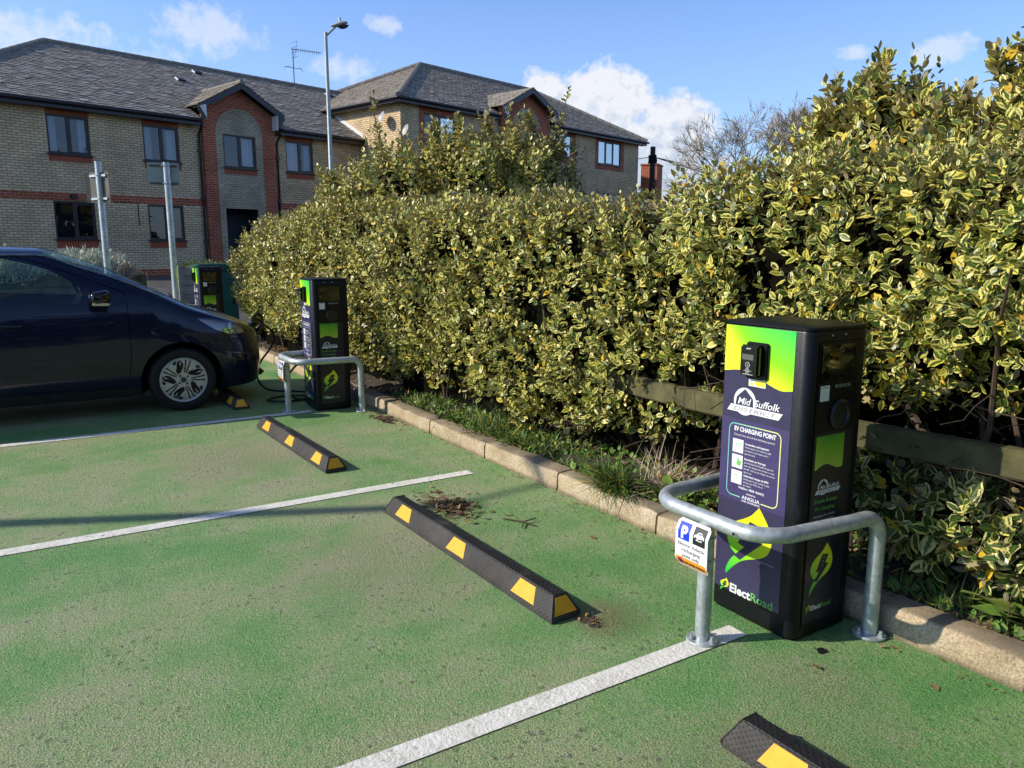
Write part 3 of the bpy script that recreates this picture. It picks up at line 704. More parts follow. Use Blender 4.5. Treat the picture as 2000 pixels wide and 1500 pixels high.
# ================================================================== GUARD RAILS
def make_guard():
    t = thing('guard_rail', 'bent galvanised tube rail wrapped round the nearest charging pedestal', 'guard rail', (2.145, 2.03, 0), 0, 'galvanised rails round charging pedestals')
    zt = .508
    loop = fillet([(.61, -.335, .012), (.61, -.335, zt), (.44, -.325, zt), (.012, -.275, zt), (.005, .325, zt), (.44, .335, zt), (.605, .34, zt), (.605, .34, .012)], .165, 12)
    b = MB(); b.tube(loop, .0302, 18); b.build('hoop', 'galv', t, smooth=True)
    b = MB(); b.tube([(0, -.012, .012), (0, -.012, zt - .012)], .0302, 18); b.build('post', 'galv', t, smooth=True)
    for x, y in ((.61, -.335), (0, -.012), (.605, .34)):
        b = MB(); b.lathe([(0, 0.001), (.062, 0.001), (.064, .004), (.064, .009), (.061, .012), (0, .012)], 30, 'z', (x, y, 0)); pl = b.build('foot_plate', 'galv', t, smooth=True)
        for k in range(3):
            a = .6 + k * 2.1; bx, by = x + .046 * math.cos(a), y + .046 * math.sin(a)
            b = MB(); b.lathe([(0, .012), (.011, .012), (.011, .021), (.006, .0215), (.006, .034), (0, .034)], 6, 'z', (bx, by, 0)); b.build('bolt', 'galv', pl)
    b = MB(); b.lathe([(0, 0), (.006, 0), (.006, .003), (0, .003)], 14, 'x', (-.0275, -.165, zt - .004)); b.build('drain_hole', 'seam', t)
    # sign plate on the post, bent back at its top and bottom
    sx, sy = -.050, .105
    def fs(u, v, d):
        return (sx - d, sy - u, .300 + v)
    W_, H_ = .172, .192
    def strip(u0, v0, u1, v1, d, D):
        cuts = sorted({v0, v1} | {c for c in (.030, .147, .16, .018) if v0 < c < v1})
        for a, c in zip(cuts[:-1], cuts[1:]): D.rect(u0, a, u1, c, d)
        return D
    b = MB()
    for (a, c) in ((0, .03), (.03, .147), (.147, H_)):
        i0 = .012 if a == 0 else 0; i1 = .012 if c == H_ else 0
        p = [(i0, a), (W_ - i0, a), (W_, a + i0), (W_, c - i1), (W_ - i1, c), (i1, c), (0, c - i1), (0, a + i0)]
        q = []
        for w in p:
            if not q or math.dist(q[-1], w) > 1e-6: q.append(w)
        if math.dist(q[0], q[-1]) < 1e-6: q.pop()
        b.prism(q, fs, 0, .0025)
    sp = b.build('sign_plate', 'white', t)
    D = strip(.014, .112, .075, .181, .0033, Decal(fs)); D.build('blue_square', 'blue_vinyl', sp)
    D = strip(.094, .112, .158, .181, .0033, Decal(fs)); D.build('black_square', 'textblack', sp)
    D = strip(.006, .006, W_ - .006, .040, .0033, Decal(fs)); D.build('orange_band', 'orange_vinyl', sp)
    D = Decal(fs); D.text('P', .0455, .1205, .066, .004, align='CENTER', bold=.045); D.build('parking_letter', 'white', sp)
    D = Decal(fs)
    D.poly([(.099, .140), (.102, .151), (.112, .155), (.118, .164), (.134, .165), (.142, .156), (.152, .151), (.153, .141)], .004)
    D.path([(.142, .141), (.140, .133), (.122, .133), (.120, .140)], .004, .004); D.rect(.111, .131, .123, .137, .004); D.build('car_symbol', 'white', sp)
    D = Decal(fs); D.poly([(.119, .156), (.122, .162), (.126, .162), (.126, .156)], .0046); D.poly([(.128, .156), (.128, .162), (.133, .162), (.138, .156)], .0046)
    D.disc(.110, .141, .0042, .0046, 16); D.disc(.144, .141, .0042, .0046, 16); D.build('car_symbol_detail', 'textblack', sp)
    D = Decal(fs)
    for k, (ln, w) in enumerate((('Electric Vehicle', .142), ('recharging', .098), ('point only', .090))): D.text(ln, W_ / 2, .088 - k * .022, .0195, .0036, align='CENTER', width=w)
    D.build('lettering', 'textblack', sp)
    D = Decal(fs); D.text('at any time', .052, .0165, .0165, .0042, bold=.03, width=.105); D.build('lettering', 'textblack', sp)
    D = Decal(fs); D.disc(.030, .0215, .0145, .0042, 28); n1 = D.build('no_stopping_roundel', 'redvinyl', sp)
    D = Decal(fs); D.disc(.030, .0215, .0105, .0048, 28); D.build('roundel_centre', 'purple_vinyl', sp)
    for o in [sp] + [c for c in kids(sp)] :      # fold the finished plate and its print along two lines
        bm = bmesh.new(); bm.from_mesh(o.data)
        for zc in (.447, .330):
            bmesh.ops.bisect_plane(bm, geom=bm.verts[:] + bm.edges[:] + bm.faces[:], dist=1e-6, plane_co=(0, 0, zc), plane_no=(0, 0, 1))
        for vv in bm.verts:
            if vv.co.z > .447: vv.co.x += (vv.co.z - .447) * .50
            elif vv.co.z < .330: vv.co.x += (.330 - vv.co.z) * .62
        bm.to_mesh(o.data); bm.free()
    for v in (.038, .132):
        b = MB(); b.box(sx + .003, -.02, -.048, .024, .300 + v, .300 + v + .014); b.tube([(.034 * math.cos(a) , -.012 + .034 * math.sin(a), .307 + v) for a in [2 * math.pi * k / 20 for k in range(20)]], .0032, 6, closed=True); b.build('clip', 'galv', t)
    return t
g1 = make_guard()
g2 = copy_tree(g1); g2.location = (1.965, 7.205, 0)
g2['label'] = 'bent galvanised tube rail round the pedestal that the car is plugged into'

# ================================================================== WHEEL STOPS
def make_stop():
    t = thing('wheel_stop', 'black rubber wheel stop with yellow patches in the middle bay, dead leaves behind it', 'wheel stop', (1.755, 3.27, 0), R(2), 'rubber wheel stops in the bays')
    Lh = .825; prof = [(-.075, 0), (-.075, .022), (-.032, .100), (.032, .100), (.075, .022), (.075, 0)]
    def ring(y, k): # k=0 outer base ring inset for sloped end
        return [(x * (1 if z < .05 else 1), y - (math.copysign(.042, y) if z > .05 else 0), z) for x, z in prof]
    b = MB(); ys = [-Lh] + [-Lh + .06 + (2 * Lh - .12) * i / 16 for i in range(17)] + [Lh]; n = len(prof); vs = []
    for i, y in enumerate(ys):
        vs += ring(y, 0) if i in (0, len(ys) - 1) else [(x, y, z) for x, z in prof]
    b.add(vs, [(j * n + i, j * n + i + 1, (j + 1) * n + i + 1, (j + 1) * n + i) for j in range(len(ys) - 1) for i in range(n - 1)] + [tuple(range(n)), tuple(range((len(ys) - 1) * n, len(ys) * n))[::-1]])
    b.build('body', 'stop', t, bevel=.004)
    sl = Vector((.078, 0, .043)).normalized()
    for side in (-1, 1):
        for yc in (-.60, 0.0, .60):
            def f(u, v, d, side=side): # u along y, v 0..1 up the slope
                x = .075 - .043 * v; z = .022 + .078 * v
                return (side * (x + d * .876), u, z + d * .483)
            b = MB(); b.prism([(yc - .088, .10), (yc + .088, .10), (yc + .058, .90), (yc - .058, .90)], f, -.002, .0018); b.build('reflective_patch', 'stopyellow', t)
        def f2(u, v, d, side=side):
            return (u, side * (Lh - .042 * v + d * .876), .022 + .078 * v + d * .47)
        b = MB(); b.prism([(-.060, .08), (.060, .08), (.028, .90), (-.028, .90)], f2, -.002, .0025); b.build('reflective_patch', 'stopyellow', t)
    for yc in (-.62, .02, .64):
        b = MB(); b.lathe([(0, .1003), (.017, .1003), (.020, .1016), (.0235, .1005)], 22, 'z', (0, yc, 0)); b.build('bolt_hole', 'seam', t)
    return t
s1 = make_stop()
for loc, rz, lab in (((1.655, 5.875, 0), R(2.2), 'black rubber wheel stop with yellow patches in the bay just in front of the car'),
                     ((1.60, 8.385, 0), R(1), 'black rubber wheel stop half hidden under the nose of the parked car'),
                     ((1.81, .69, 0), R(1.5), 'black rubber wheel stop cut off by the bottom edge of the photo')):
    s = copy_tree(s1); s.location = loc; s.rotation_euler.z = rz; s['label'] = lab

# ================================================================== CAR
def pchip(xs, ys, x):
    xs = np.array(xs, float); ys = np.array(ys, float); h = np.diff(xs); d = np.diff(ys) / h
    m = np.zeros(len(xs)); m[0], m[-1] = d[0], d[-1]
    for i in range(1, len(xs) - 1):
        if d[i - 1] * d[i] > 0:
            w1 = 2 * h[i] + h[i - 1]; w2 = h[i] + 2 * h[i - 1]; m[i] = (w1 + w2) / (w1 / d[i - 1] + w2 / d[i])
    i = np.clip(np.searchsorted(xs, x) - 1, 0, len(h) - 1); t = (x - xs[i]) / h[i]
    return (1 + 2 * t) * (1 - t) ** 2 * ys[i] + t * (1 - t) ** 2 * h[i] * m[i] + t * t * (3 - 2 * t) * ys[i + 1] + t * t * (t - 1) * h[i] * m[i + 1]
CS = [  # x, zb, yb, zm, ym, zs, ys, zr, yr, zc
    (-3.24, .42, .46, .62, .52, .78, .47, .86, .36, .90), (-3.15, .30, .66, .60, .72, .90, .66, 1.02, .50, 1.10), (-2.95, .24, .76, .60, .81, 1.02, .74, 1.20, .52, 1.32),
    (-2.59, .20, .79, .60, .855, 1.08, .785, 1.34, .535, 1.44), (-2.1, .18, .80, .60, .868, 1.08, .80, 1.43, .56, 1.53), (-1.6, .18, .80, .60, .868, 1.075, .805, 1.475, .575, 1.562),
    (-1.1, .18, .80, .60, .868, 1.06, .81, 1.475, .590, 1.545), (-.8, .18, .80, .60, .868, 1.05, .815, 1.375, .635, 1.46), (-.5, .18, .80, .60, .868, 1.05, .82, 1.262, .69, 1.345),
    (-.25, .18, .80, .60, .868, 1.04, .82, 1.150, .735, 1.21), (-.09, .18, .80, .60, .868, 1.00, .81, 1.075, .735, 1.125), (.1, .18, .80, .58, .866, .935, .80, .990, .70, 1.015),
    (.35, .18, .79, .52, .858, .855, .785, .900, .655, .93), (.55, .19, .75, .48, .82, .785, .735, .828, .58, .86), (.68, .20, .67, .46, .75, .735, .655, .775, .49, .80),
    (.76, .22, .56, .46, .64, .695, .535, .735, .39, .76), (.81, .29, .40, .46, .45, .65, .37, .69, .26, .735), (.84, .38, .2, .48, .22, .60, .19, .63, .13, .66)]
CSa = np.array(CS)
def section(x):
    g = [pchip(CSa[:, 0], CSa[:, k], x) for k in range(1, 10)]
    P = np.array([(g[1], g[0]), (g[3], g[2]), (g[5], g[4]), (g[7], g[6]), (0, g[8])])
    ext = np.vstack([[g[1] - .05, g[0] - .12], P, [-g[7], g[6]]])
    out = []; seg = []
    for i, n in enumerate((12, 12, 12, 16)):
        p0, p1, p2, p3 = ext[i:i + 4]
        d0, d1, d2 = (max(np.linalg.norm(b - a), 1e-4) ** .5 for a, b in ((p0, p1), (p1, p2), (p2, p3)))
        t1 = ((p1 - p0) / d0 - (p2 - p0) / (d0 + d1) + (p2 - p1) / d1) * d1
        t2 = ((p2 - p1) / d1 - (p3 - p1) / (d1 + d2) + (p3 - p2) / d2) * d1
        for k in range(n):
            t = k / n
            out.append((2 * t ** 3 - 3 * t * t + 1) * p1 + (t ** 3 - 2 * t * t + t) * t1 + (-2 * t ** 3 + 3 * t * t) * p2 + (t ** 3 - t * t) * t2); seg.append(i)
    out.append(P[-1]); return out, seg
car = thing('parked_car', 'dark navy hatchback plugged in at the nose, parked facing the hedge', 'car', (1.147, 8.63, 0))
xs = np.concatenate([np.arange(-3.24, .5, .03), np.arange(.5, .80, .015), np.arange(.80, .8401, .008)])
bm = bmesh.new(); sl = bm.faces.layers.int.new('seg'); grid = []
for x in xs:
    pts, seg = section(float(x))
    full = [(-p[0], p[1]) for p in pts] + [(p[0], p[1]) for p in pts[-2::-1]]
    grid.append([bm.verts.new((x, y, z)) for y, z in full])
segf = seg + seg[::-1]
for a, c in zip(grid[:-1], grid[1:]):
    for k in range(len(a) - 1):
        f = bm.faces.new((a[k], c[k], c[k + 1], a[k + 1])); f[sl] = segf[k]
for row, rev in ((grid[0], False), (grid[-1], True)):
    h = len(row) // 2
    for k in range(h):
        q = (row[k], row[k + 1], row[-2 - k], row[-1 - k])
        q = [v for i, v in enumerate(q) if v not in q[:i]]
        if len(q) > 2:
            f = bm.faces.new(q[::-1] if rev else q); f[sl] = 9
bmesh.ops.recalc_face_normals(bm, faces=bm.faces)
def inpoly(p, poly):
    c = False; j = len(poly) - 1
    for i in range(len(poly)):
        if (poly[i][1] > p[1]) != (poly[j][1] > p[1]) and p[0] < (poly[j][0] - poly[i][0]) * (p[1] - poly[i][1]) / (poly[j][1] - poly[i][1]) + poly[i][0]: c = not c
        j = i
    return c
def cut(poly, ax, segs):
    for a, c in zip(poly, poly[1:] + poly[:1]):
        d = (c[0] - a[0], c[1] - a[1]); L = math.hypot(*d)
        if L < 1e-5: continue
        lo = [min(a[k], c[k]) - .05 for k in (0, 1)]; hi = [max(a[k], c[k]) + .05 for k in (0, 1)]
        fs = []
        for f in bm.faces:
            if f[sl] in segs:
                m = f.calc_center_median()
                if lo[0] < m.x < hi[0] and lo[1] < m[ax] < hi[1]: fs.append(f)
        ed = {e for f in fs for e in f.edges}; vt = {v for f in fs for v in f.verts}
        no = (-d[1], 0, d[0]) if ax == 2 else (-d[1], d[0], 0)
        co = (a[0], 0, a[1]) if ax == 2 else (a[0], a[1], 0)
        bmesh.ops.bisect_plane(bm, geom=fs + list(ed) + list(vt), dist=1e-5, plane_co=co, plane_no=no)
def inset(poly, d):
    A = sum(p[0] * q[1] - q[0] * p[1] for p, q in zip(poly, poly[1:] + poly[:1])); sg = 1 if A > 0 else -1; out = []
    for i in range(len(poly)):
        p0, p1, p2 = poly[i - 1], poly[i], poly[(i + 1) % len(poly)]
        e1 = Vector((p1[0] - p0[0], p1[1] - p0[1])).normalized(); e2 = Vector((p2[0] - p1[0], p2[1] - p1[1])).normalized()
        n1 = Vector((-e1.y, e1.x)) * sg; n2 = Vector((-e2.y, e2.x)) * sg; m = (n1 + n2); m = m / max(m.length_squared, .3) * 2
        out.append((p1[0] + m.x * d, p1[1] + m.y * d))
    return out
SW1 = [(-1.585, 1.095), (-1.40, 1.088), (-.74, 1.048), (-.80, 1.20), (-.90, 1.283), (-1.0, 1.345), (-1.15, 1.40), (-1.35, 1.45), (-1.57, 1.462)]
SW2 = [(-1.68, 1.098), (-1.68, 1.462), (-2.0, 1.44), (-2.25, 1.385), (-2.42, 1.30), (-2.47, 1.21), (-2.44, 1.125)]
TRI = [(-.715, 1.048), (-.545, 1.050), (-.555, 1.066), (-.70, 1.155), (-.745, 1.178)]
DOOR1 = [(-1.63, .30), (-.50, .268), (-.455, .36), (-.425, .58), (-.425, 1.0), (-.44, 1.14), (-.70, 1.26), (-1.0, 1.385), (-1.2, 1.455), (-1.4, 1.487), (-1.63, 1.492)]
DOOR2 = [(-1.645, .30), (-1.645, 1.492), (-2.05, 1.475), (-2.35, 1.41), (-2.53, 1.29), (-2.56, 1.1), (-2.40, .80), (-2.28, .60), (-2.12, .42), (-2.0, .30)]
HL = [(.15, .882), (.30, .868), (.44, .838), (.57, .795), (.645, .752), (.635, .725), (.56, .708), (.44, .718), (.33, .758), (.25, .812)]
WS = [(-1.03, -.565), (-.8, -.60), (-.5, -.65), (-.25, -.70), (-.09, -.69), (.0, -.5), (.045, -.25), (.055, 0), (.045, .25), (.0, .5), (-.09, .69), (-.25, .70), (-.5, .65), (-.8, .60), (-1.03, .565), (-1.10, .3), (-1.12, 0), (-1.10, -.3)]
BONNET = [(.085, -.70), (.35, -.655), (.55, -.575), (.68, -.47), (.74, -.30), (.755, 0), (.74, .30), (.68, .47), (.55, .575), (.35, .655), (.085, .70), (.12, .3), (.13, 0), (.12, -.3)]
arc = lambda cx, r: [(cx + r * math.cos(R(a)), .30 + r * math.sin(R(a))) for a in range(-40, 221, 13)]
for p in (SW1, SW2, TRI, HL): cut(p, 2, (1, 2))
D1i, D2i, Bi = inset(DOOR1, .006), inset(DOOR2, .006), inset(BONNET, .006)
for p in (DOOR1, D1i, DOOR2, D2i): cut(p, 2, (0, 1, 2))
cut(WS, 1, (2, 3))
for p in (BONNET, Bi): cut(p, 1, (2, 3))
A1, A2 = arc(0, .368), arc(-2.588, .368)
for p in (A1, A2): cut(p, 2, (0, 1))
bm.normal_update()
groups = {}
for f in bm.faces:
    m = f.calc_center_median(); s = f[sl]; side = 'l' if m.y > 0 else 'r'; q = (m.x, m.z)
    if s in (0, 1) and (inpoly(q, A1) or inpoly(q, A2)): key = None
    elif s in (1, 2) and inpoly(q, SW1): key = ('w1', side)
    elif s in (1, 2) and inpoly(q, SW2): key = ('w2', side)
    elif s in (1, 2) and inpoly(q, TRI): key = ('tri', side)
    elif s in (1, 2) and inpoly(q, HL): key = ('hl', side)
    elif s in (2, 3) and inpoly((m.x, m.y), WS): key = ('ws', '')
    elif s in (0, 1, 2) and inpoly(q, D1i): key = ('d1', side)
    elif s in (0, 1, 2) and inpoly(q, D2i): key = ('d2', side)
    elif s in (0, 1, 2) and (inpoly(q, DOOR1) or inpoly(q, DOOR2)): key = ('seam', '')
    elif s in (2, 3) and inpoly((m.x, m.y), Bi): key = ('bonnet', '')
    elif s in (2, 3) and inpoly((m.x, m.y), BONNET): key = ('seam', '')
    elif s == 0 and -2.2 < m.x < -.36 and m.z < .265: key = ('sill', '')
    else: key = ('body', '')
    groups.setdefault(key, []).append(f)
def grp(keys, name, mats, parent, off=0):
    vid = {}; vs = []; ns = []; fs = []; mi = []
    for ki, key in enumerate(keys):
        for f in groups.get(key, []):
            idx = []
            for v in f.verts:
                if v not in vid: vid[v] = len(vs); vs.append(tuple(v.co - v.normal * (off if key[0] != 'seam' else .012))); ns.append(tuple(v.normal))
                idx.append(vid[v])
            fs.append(idx); mi.append(ki)
    me = bpy.data.meshes.new(name); me.from_pydata(vs, [], fs)
    for m in mats: me.materials.append(MT[m])
    me.polygons.foreach_set('material_index', mi); me.polygons.foreach_set('use_smooth', [True] * len(fs))
    me.normals_split_custom_set_from_vertices(ns); me.update()
    o = bpy.data.objects.new(name, me); COL.objects.link(o); o.parent = parent; return o
grp([('body', ''), ('sill', '')], 'body', ['paint', 'blackplastic'], car)
grp([('seam', '')], 'panel_gap', ['seam'], car)
grp([('bonnet', '')], 'bonnet', ['paint'], car)
grp([('ws', '')], 'windscreen', ['carglass'], car)
for sd, sg in (('r', -1), ('l', 1)):
    for d, w in (('d1', 'w1'), ('d2', 'w2')):
        do = grp([(d, sd)], 'door', ['paint'], car)
        grp([(w, sd)], 'window', ['carglass'], do)
        hx, hz = (-1.33, .885) if d == 'd1' else (-2.16, .92)
        b = MB(); b.tube([(hx - .085, sg * .842, hz + .004), (hx - .06, sg * .872, hz + .003), (hx, sg * .880, hz), (hx + .06, sg * .872, hz - .003), (hx + .085, sg * .842, hz - .004)], [.010, .014, .015, .014, .010], 10); b.build('handle', 'paint', do, smooth=True)
    grp([('tri', sd)], 'quarter_light', ['carglass'], car)
    hl = grp([('hl', sd)], 'headlight', ['lens'], car)
    grp([('hl', sd)], 'reflector', ['alloy'], hl, .022)
    b = MB(); b.lathe([(0, .0), (.035, .006), (.046, .03), (.046, .034)], 24, 'x'); b.v = [(x + .44, y + sg * (.77), z + .775) for x, y, z in b.v]; b.build('projector_bulb', 'chrome', hl, smooth=True)
    # door mirror
    vs = []; b = MB(); N1, N2 = 20, 12
    for i in range(N2 + 1):
        t = -math.pi / 2 + math.pi * i / N2
        for k in range(N1):
            a = 2 * math.pi * k / N1; ex = .55
            sx = math.copysign(abs(math.cos(a)) ** ex, math.cos(a)); sz = math.copysign(abs(math.sin(a)) ** ex, math.sin(a)); ct = math.cos(t) ** .5
            vs.append((-.652 + .085 * sx * ct, sg * (.955 + .088 * math.sin(t)), 1.105 + .068 * sz * ct + .012 * sx))
    b.add(vs, [(i * N1 + k, i * N1 + (k + 1) % N1, (i + 1) * N1 + (k + 1) % N1, (i + 1) * N1 + k) for i in range(N2) for k in range(N1)])
    b.tube([(-.62, sg * .80, 1.055), (-.64, sg * .90, 1.07)], [.035, .03], 10)
    mi = b.build('door_mirror', 'blacksteelgloss', car, smooth=True)
    b = MB(); b.prism([(-.720, 1.045), (-.590, 1.040), (-.575, 1.056), (-.60, 1.064), (-.715, 1.070)], lambda u, v, d: (u, sg * (1.0 + d), v), .0, .043); b.build('indicator', 'amber', mi, bevel=.006)
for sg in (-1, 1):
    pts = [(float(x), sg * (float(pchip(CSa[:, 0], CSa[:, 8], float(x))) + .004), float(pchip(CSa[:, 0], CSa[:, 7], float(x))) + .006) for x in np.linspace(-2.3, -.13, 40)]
    b = MB(); b.tube(pts, [.004] + [.011] * 38 + [.004], 6); b.build('sky_glint_strip', 'sky_glint', car, smooth=True)  # added strip, no real car part: imitates the sky reflection along the pillar
# wheel wells, floor, interior
for cx in (0, -2.588):
    for sg in (-1, 1):
        b = MB(); prof = [(.37, sg * .845), (.372, sg * .5), (0, sg * .48)]
        vs = []; n = 28
        for k in range(n + 1):
            a = R(-25 + 230 * k / n)
            vs += [(cx + r * math.cos(a), h, .30 + r * math.sin(a)) for r, h in prof]
        b.add(vs, [(k * 3 + i, k * 3 + i + 1, (k + 1) * 3 + i + 1, (k + 1) * 3 + i) for k in range(n) for i in range(2)]); b.build('wheel_arch', 'seam', car)
b = MB(); b.box(-3.1, .62, -.6, .6, .19, .21); b.box(-2.1, -.45, -.77, .77, .19, .22); b.build('underbody', 'seam', car)
b = MB(); b.box(-.62, -.15, -.70, .70, .55, .98); b.box(-.50, -.1, -.66, .66, .95, 1.03); b.box(-.72, -.5, -.10, .10, .4, .9); b.build('dashboard', 'dash', car, bevel=.04)
def seat(x, y, w=.50, name='seat'):
    b = MB(); b.box(x - .02, x + .48, y - w / 2, y + w / 2, .40, .58); b.build(name, 'seat', car, bevel=.05)
    m = Matrix.Translation((x, y, .55)) @ Matrix.Rotation(R(-14), 4, 'Y')
    b = MB(); b.box(-.08, .06, -w / 2, w / 2, 0, .60, m); o = b.build(name + '_back', 'seat', car, bevel=.05)
    b = MB(); b.box(-.06, .03, -.13, .13, .64, .82, m); b.box(-.02, 0, -.06, -.045, .58, .66, m); b.box(-.02, 0, .045, .06, .58, .66, m); b.build('headrest', 'seat', o, bevel=.03)
seat(-1.55, -.37); seat(-1.55, .37); seat(-2.35, 0, 1.15, 'rear_seat')
b = MB(); c = Vector((-.86, -.37, .93)); ax = Matrix.Rotation(R(-64), 4, 'Y')
b.tube([c + ax @ Vector((.185 * math.cos(2 * math.pi * k / 28), .185 * math.sin(2 * math.pi * k / 28), 0)) for k in range(28)], .016, 8, closed=True)
b.tube([c + ax @ Vector((-.18, 0, 0)), c + ax @ Vector((0, 0, -.02)), c + ax @ Vector((.1, .15, 0))], .018, 8); b.tube([c, c + ax @ Vector((0, 0, -.25))], .035, 8); b.build('steering_wheel', 'dash', car, smooth=True)
b = MB(); b.box(-.97, -.94, -.11, .11, 1.33, 1.40); b.build('rear_view_mirror', 'dash', car, bevel=.012)
b = MB()
for y0, y1 in ((-.55, .02), (.05, .56)):
    b.tube([(.04 - .10 * (y0 / .7) ** 2, y0, 1.055), (-.02, (y0 + y1) / 2, 1.12), (-.03 - .10 * (y1 / .7) ** 2, y1, 1.13)], .008, 6); b.tube([(.06 - .1 * (y0 / .7) ** 2, y0, 1.03), (.0, (y0 + y1) / 2 - .05, 1.10)], .013, 6)
b.build('wiper', 'dash', car)
# charging flap open on the nose, plug
hexp = [(.0, .125), (.085, .068), (.085, -.062), (.0, -.125), (-.085, -.062), (-.085, .068)]
fm = Matrix.Translation((.90, -.06, .715)) @ Matrix.Rotation(R(38), 4, 'Z') @ Matrix.Rotation(R(12), 4, 'Y')
b = MB(); b.tube([fm @ Vector((u, 0, v)) for u, v in hexp], .014, 8, closed=True); fl = b.build('charging_flap', 'blacksteelgloss', car, smooth=True)
b = MB(); b.prism([(u * .9, v * .9) for u, v in hexp], lambda u, v, d: tuple(fm @ Vector((u, d, v))), -.004, .004); b.build('flap_liner', 'blacksteelgloss', fl)
b = MB(); b.tube([(.80, .04, .70), (.87, .0, .71), (.90, -.02, .715)], [.03, .022, .014], 10); b.build('flap_hinge', 'blackplastic', fl)
b = MB(); b.box(.70, .85, -.46, .46, .225, .29); b.build('lower_lip', 'blackplastic', car, bevel=.02)
b = MB(); b.tube([(.83, -.09, .62), (.87, -.12, .66), (.90, -.15, .70)], [.032, .028, .022], 12); b.build('charging_plug', 'blackplastic', car, smooth=True)
def make_wheel():
    w = MB(); RT = .302
    w.lathe([(.212, -.085), (.222, -.094), (.258, -.099), (.285, -.092), (.298, -.074), (RT, -.05), (RT, .05), (.298, .074), (.285, .092), (.222, .094), (.212, .085)], 56, 'y')
    for k in range(3): w.lathe([(RT + .0008, -.032 + .032 * k - .005), (RT - .006, -.032 + .032 * k), (RT + .0008, -.032 + .032 * k + .005)], 56, 'y')
    tyre = w.build('wheel', 'tyre', None, smooth=True)
    b = MB(); b.lathe([(.213, -.088), (.209, -.091), (.200, -.088), (.197, -.078), (.196, .07)], 56, 'y')
    b.lathe([(.199, -.075), (.17, -.082), (.12, -.080), (.07, -.074), (.0, -.073)], 56, 'y'); rim = b.build('rim', 'alloy', tyre, smooth=True)
    def dish(x, z, d=0):
        r = math.hypot(x, z); return (x, float(np.interp(r, [0, .07, .12, .17, .199], [-.073, -.074, -.080, -.082, -.075])) - .0045 - d, z)
    b = MB()
    def hole(poly):
        n = len(poly); b.add([dish(x, z) for x, z in poly], [tuple(range(n))])
    pol = lambda r, a: (r * math.cos(a), r * math.sin(a))
    for k in range(5):
        a0 = R(90 + 72 * k + 20)
        hole([pol(.066, a0 + .34), pol(.080, a0 + .02), pol(.102, a0 - .16), pol(.130, a0 - .25), pol(.160, a0 - .24), pol(.192, a0 - .10), pol(.182, a0 + .03), pol(.166, a0 + .12), pol(.150, a0 + .16), pol(.132, a0 + .22), pol(.112, a0 + .36), pol(.090, a0 + .48)])
        hole([pol(.158, a0 + .20), pol(.190, a0 + .06), pol(.191, a0 + .24), pol(.172, a0 + .34)])
        for o in (-.38, -.60):
            hole([pol(.068, a0 + o * 1.1 - .06), pol(.12, a0 + o - .045), pol(.191, a0 + o - .035), pol(.191, a0 + o + .045), pol(.12, a0 + o + .055), pol(.068, a0 + o * 1.1 + .08)])
    b.build('opening_shade', 'alloydark', rim)  # dark patches on a solid dish, painting the shade of the openings
    b = MB(); b.lathe([(0, -.084), (.024, -.083), (.026, -.076)], 24, 'y')
    for k in range(4):
        x, z = pol(.048, R(45 + 90 * k)); b.lathe([(0, -.0785), (.0105, -.0785), (.0105, -.070)], 14, 'y', (x, 0, z))
    b.build('hub_cap', 'dash', rim)
    return tyre
wh = make_wheel(); wh.parent = car; wh.location = (0, -.762, .302); wh.rotation_euler = (0, R(8), 0)
for x, y, rz in ((-2.588, -.762, 0), (0, .762, math.pi), (-2.588, .762, math.pi)):
    c = copy_tree(wh, car); c.location = (x, y, .302); c.rotation_euler = (0, R(31), rz)

b = MB(); b.tube(smooth_path([(2.02, 8.49, .69), (2.07, 8.46, .725), (2.15, 8.44, .67), (2.19, 8.43, .58), (2.13, 8.42, .46), (2.03, 8.41, .34), (1.975, 8.40, .22), (1.99, 8.38, .11), (2.06, 8.34, .035), (2.16, 8.28, .016), (2.28, 8.2, .015), (2.44, 8.02, .015), (2.46, 7.80, .018), (2.25, 7.66, .016), (2.02, 7.70, .015), (1.93, 7.84, .015), (2.08, 7.95, .016), (2.3, 7.88, .018), (2.33, 7.72, .022), (2.18, 7.66, .03), (2.09, 7.68, .12), (2.10, 7.68, .25), (2.19, 7.64, .38), (2.33, 7.60, .44), (2.40, 7.565, .60), (2.39, 7.54, .86)], 8), .0105, 8)
tag(b.build('charging_cable', 'cable', smooth=True), 'black charging cable hanging from the car nose to the pedestal and coiled on the ground', 'cable')

# ================================================================== BUILDINGS
BZ = .62; BR = R(16.7)
class BB(MB):      # building mesh: heights are given above the car park
    def add(s, vs, fs, uvs=None): return super().add([(p[0], p[1], p[2] - BZ) for p in vs], fs, uvs)
def wall_holes(b, s0, s1, z0, z1, n, holes, depth=.10):
    S = sorted({s0, s1} | {h[i] for h in holes for i in (0, 1) if s0 < h[i] < s1}); Z = sorted({z0, z1} | {h[i] for h in holes for i in (2, 3) if z0 < h[i] < z1})
    for a, c in zip(S[:-1], S[1:]):
        for d, e in zip(Z[:-1], Z[1:]):
            m = ((a + c) / 2, (d + e) / 2)
            if any(h[0] < m[0] < h[1] and h[2] < m[1] < h[3] for h in holes): continue
            b.add([(a, n, d), (c, n, d), (c, n, e), (a, n, e)], [(0, 1, 2, 3)])
    for h in holes:
        a, c, d, e = h[:4]
        b.add([(a, n, d), (c, n, d), (c, n, e), (a, n, e), (a, n + depth, d), (c, n + depth, d), (c, n + depth, e), (a, n + depth, e)], [(0, 1, 5, 4), (1, 2, 6, 5), (2, 3, 7, 6), (3, 0, 4, 7)])
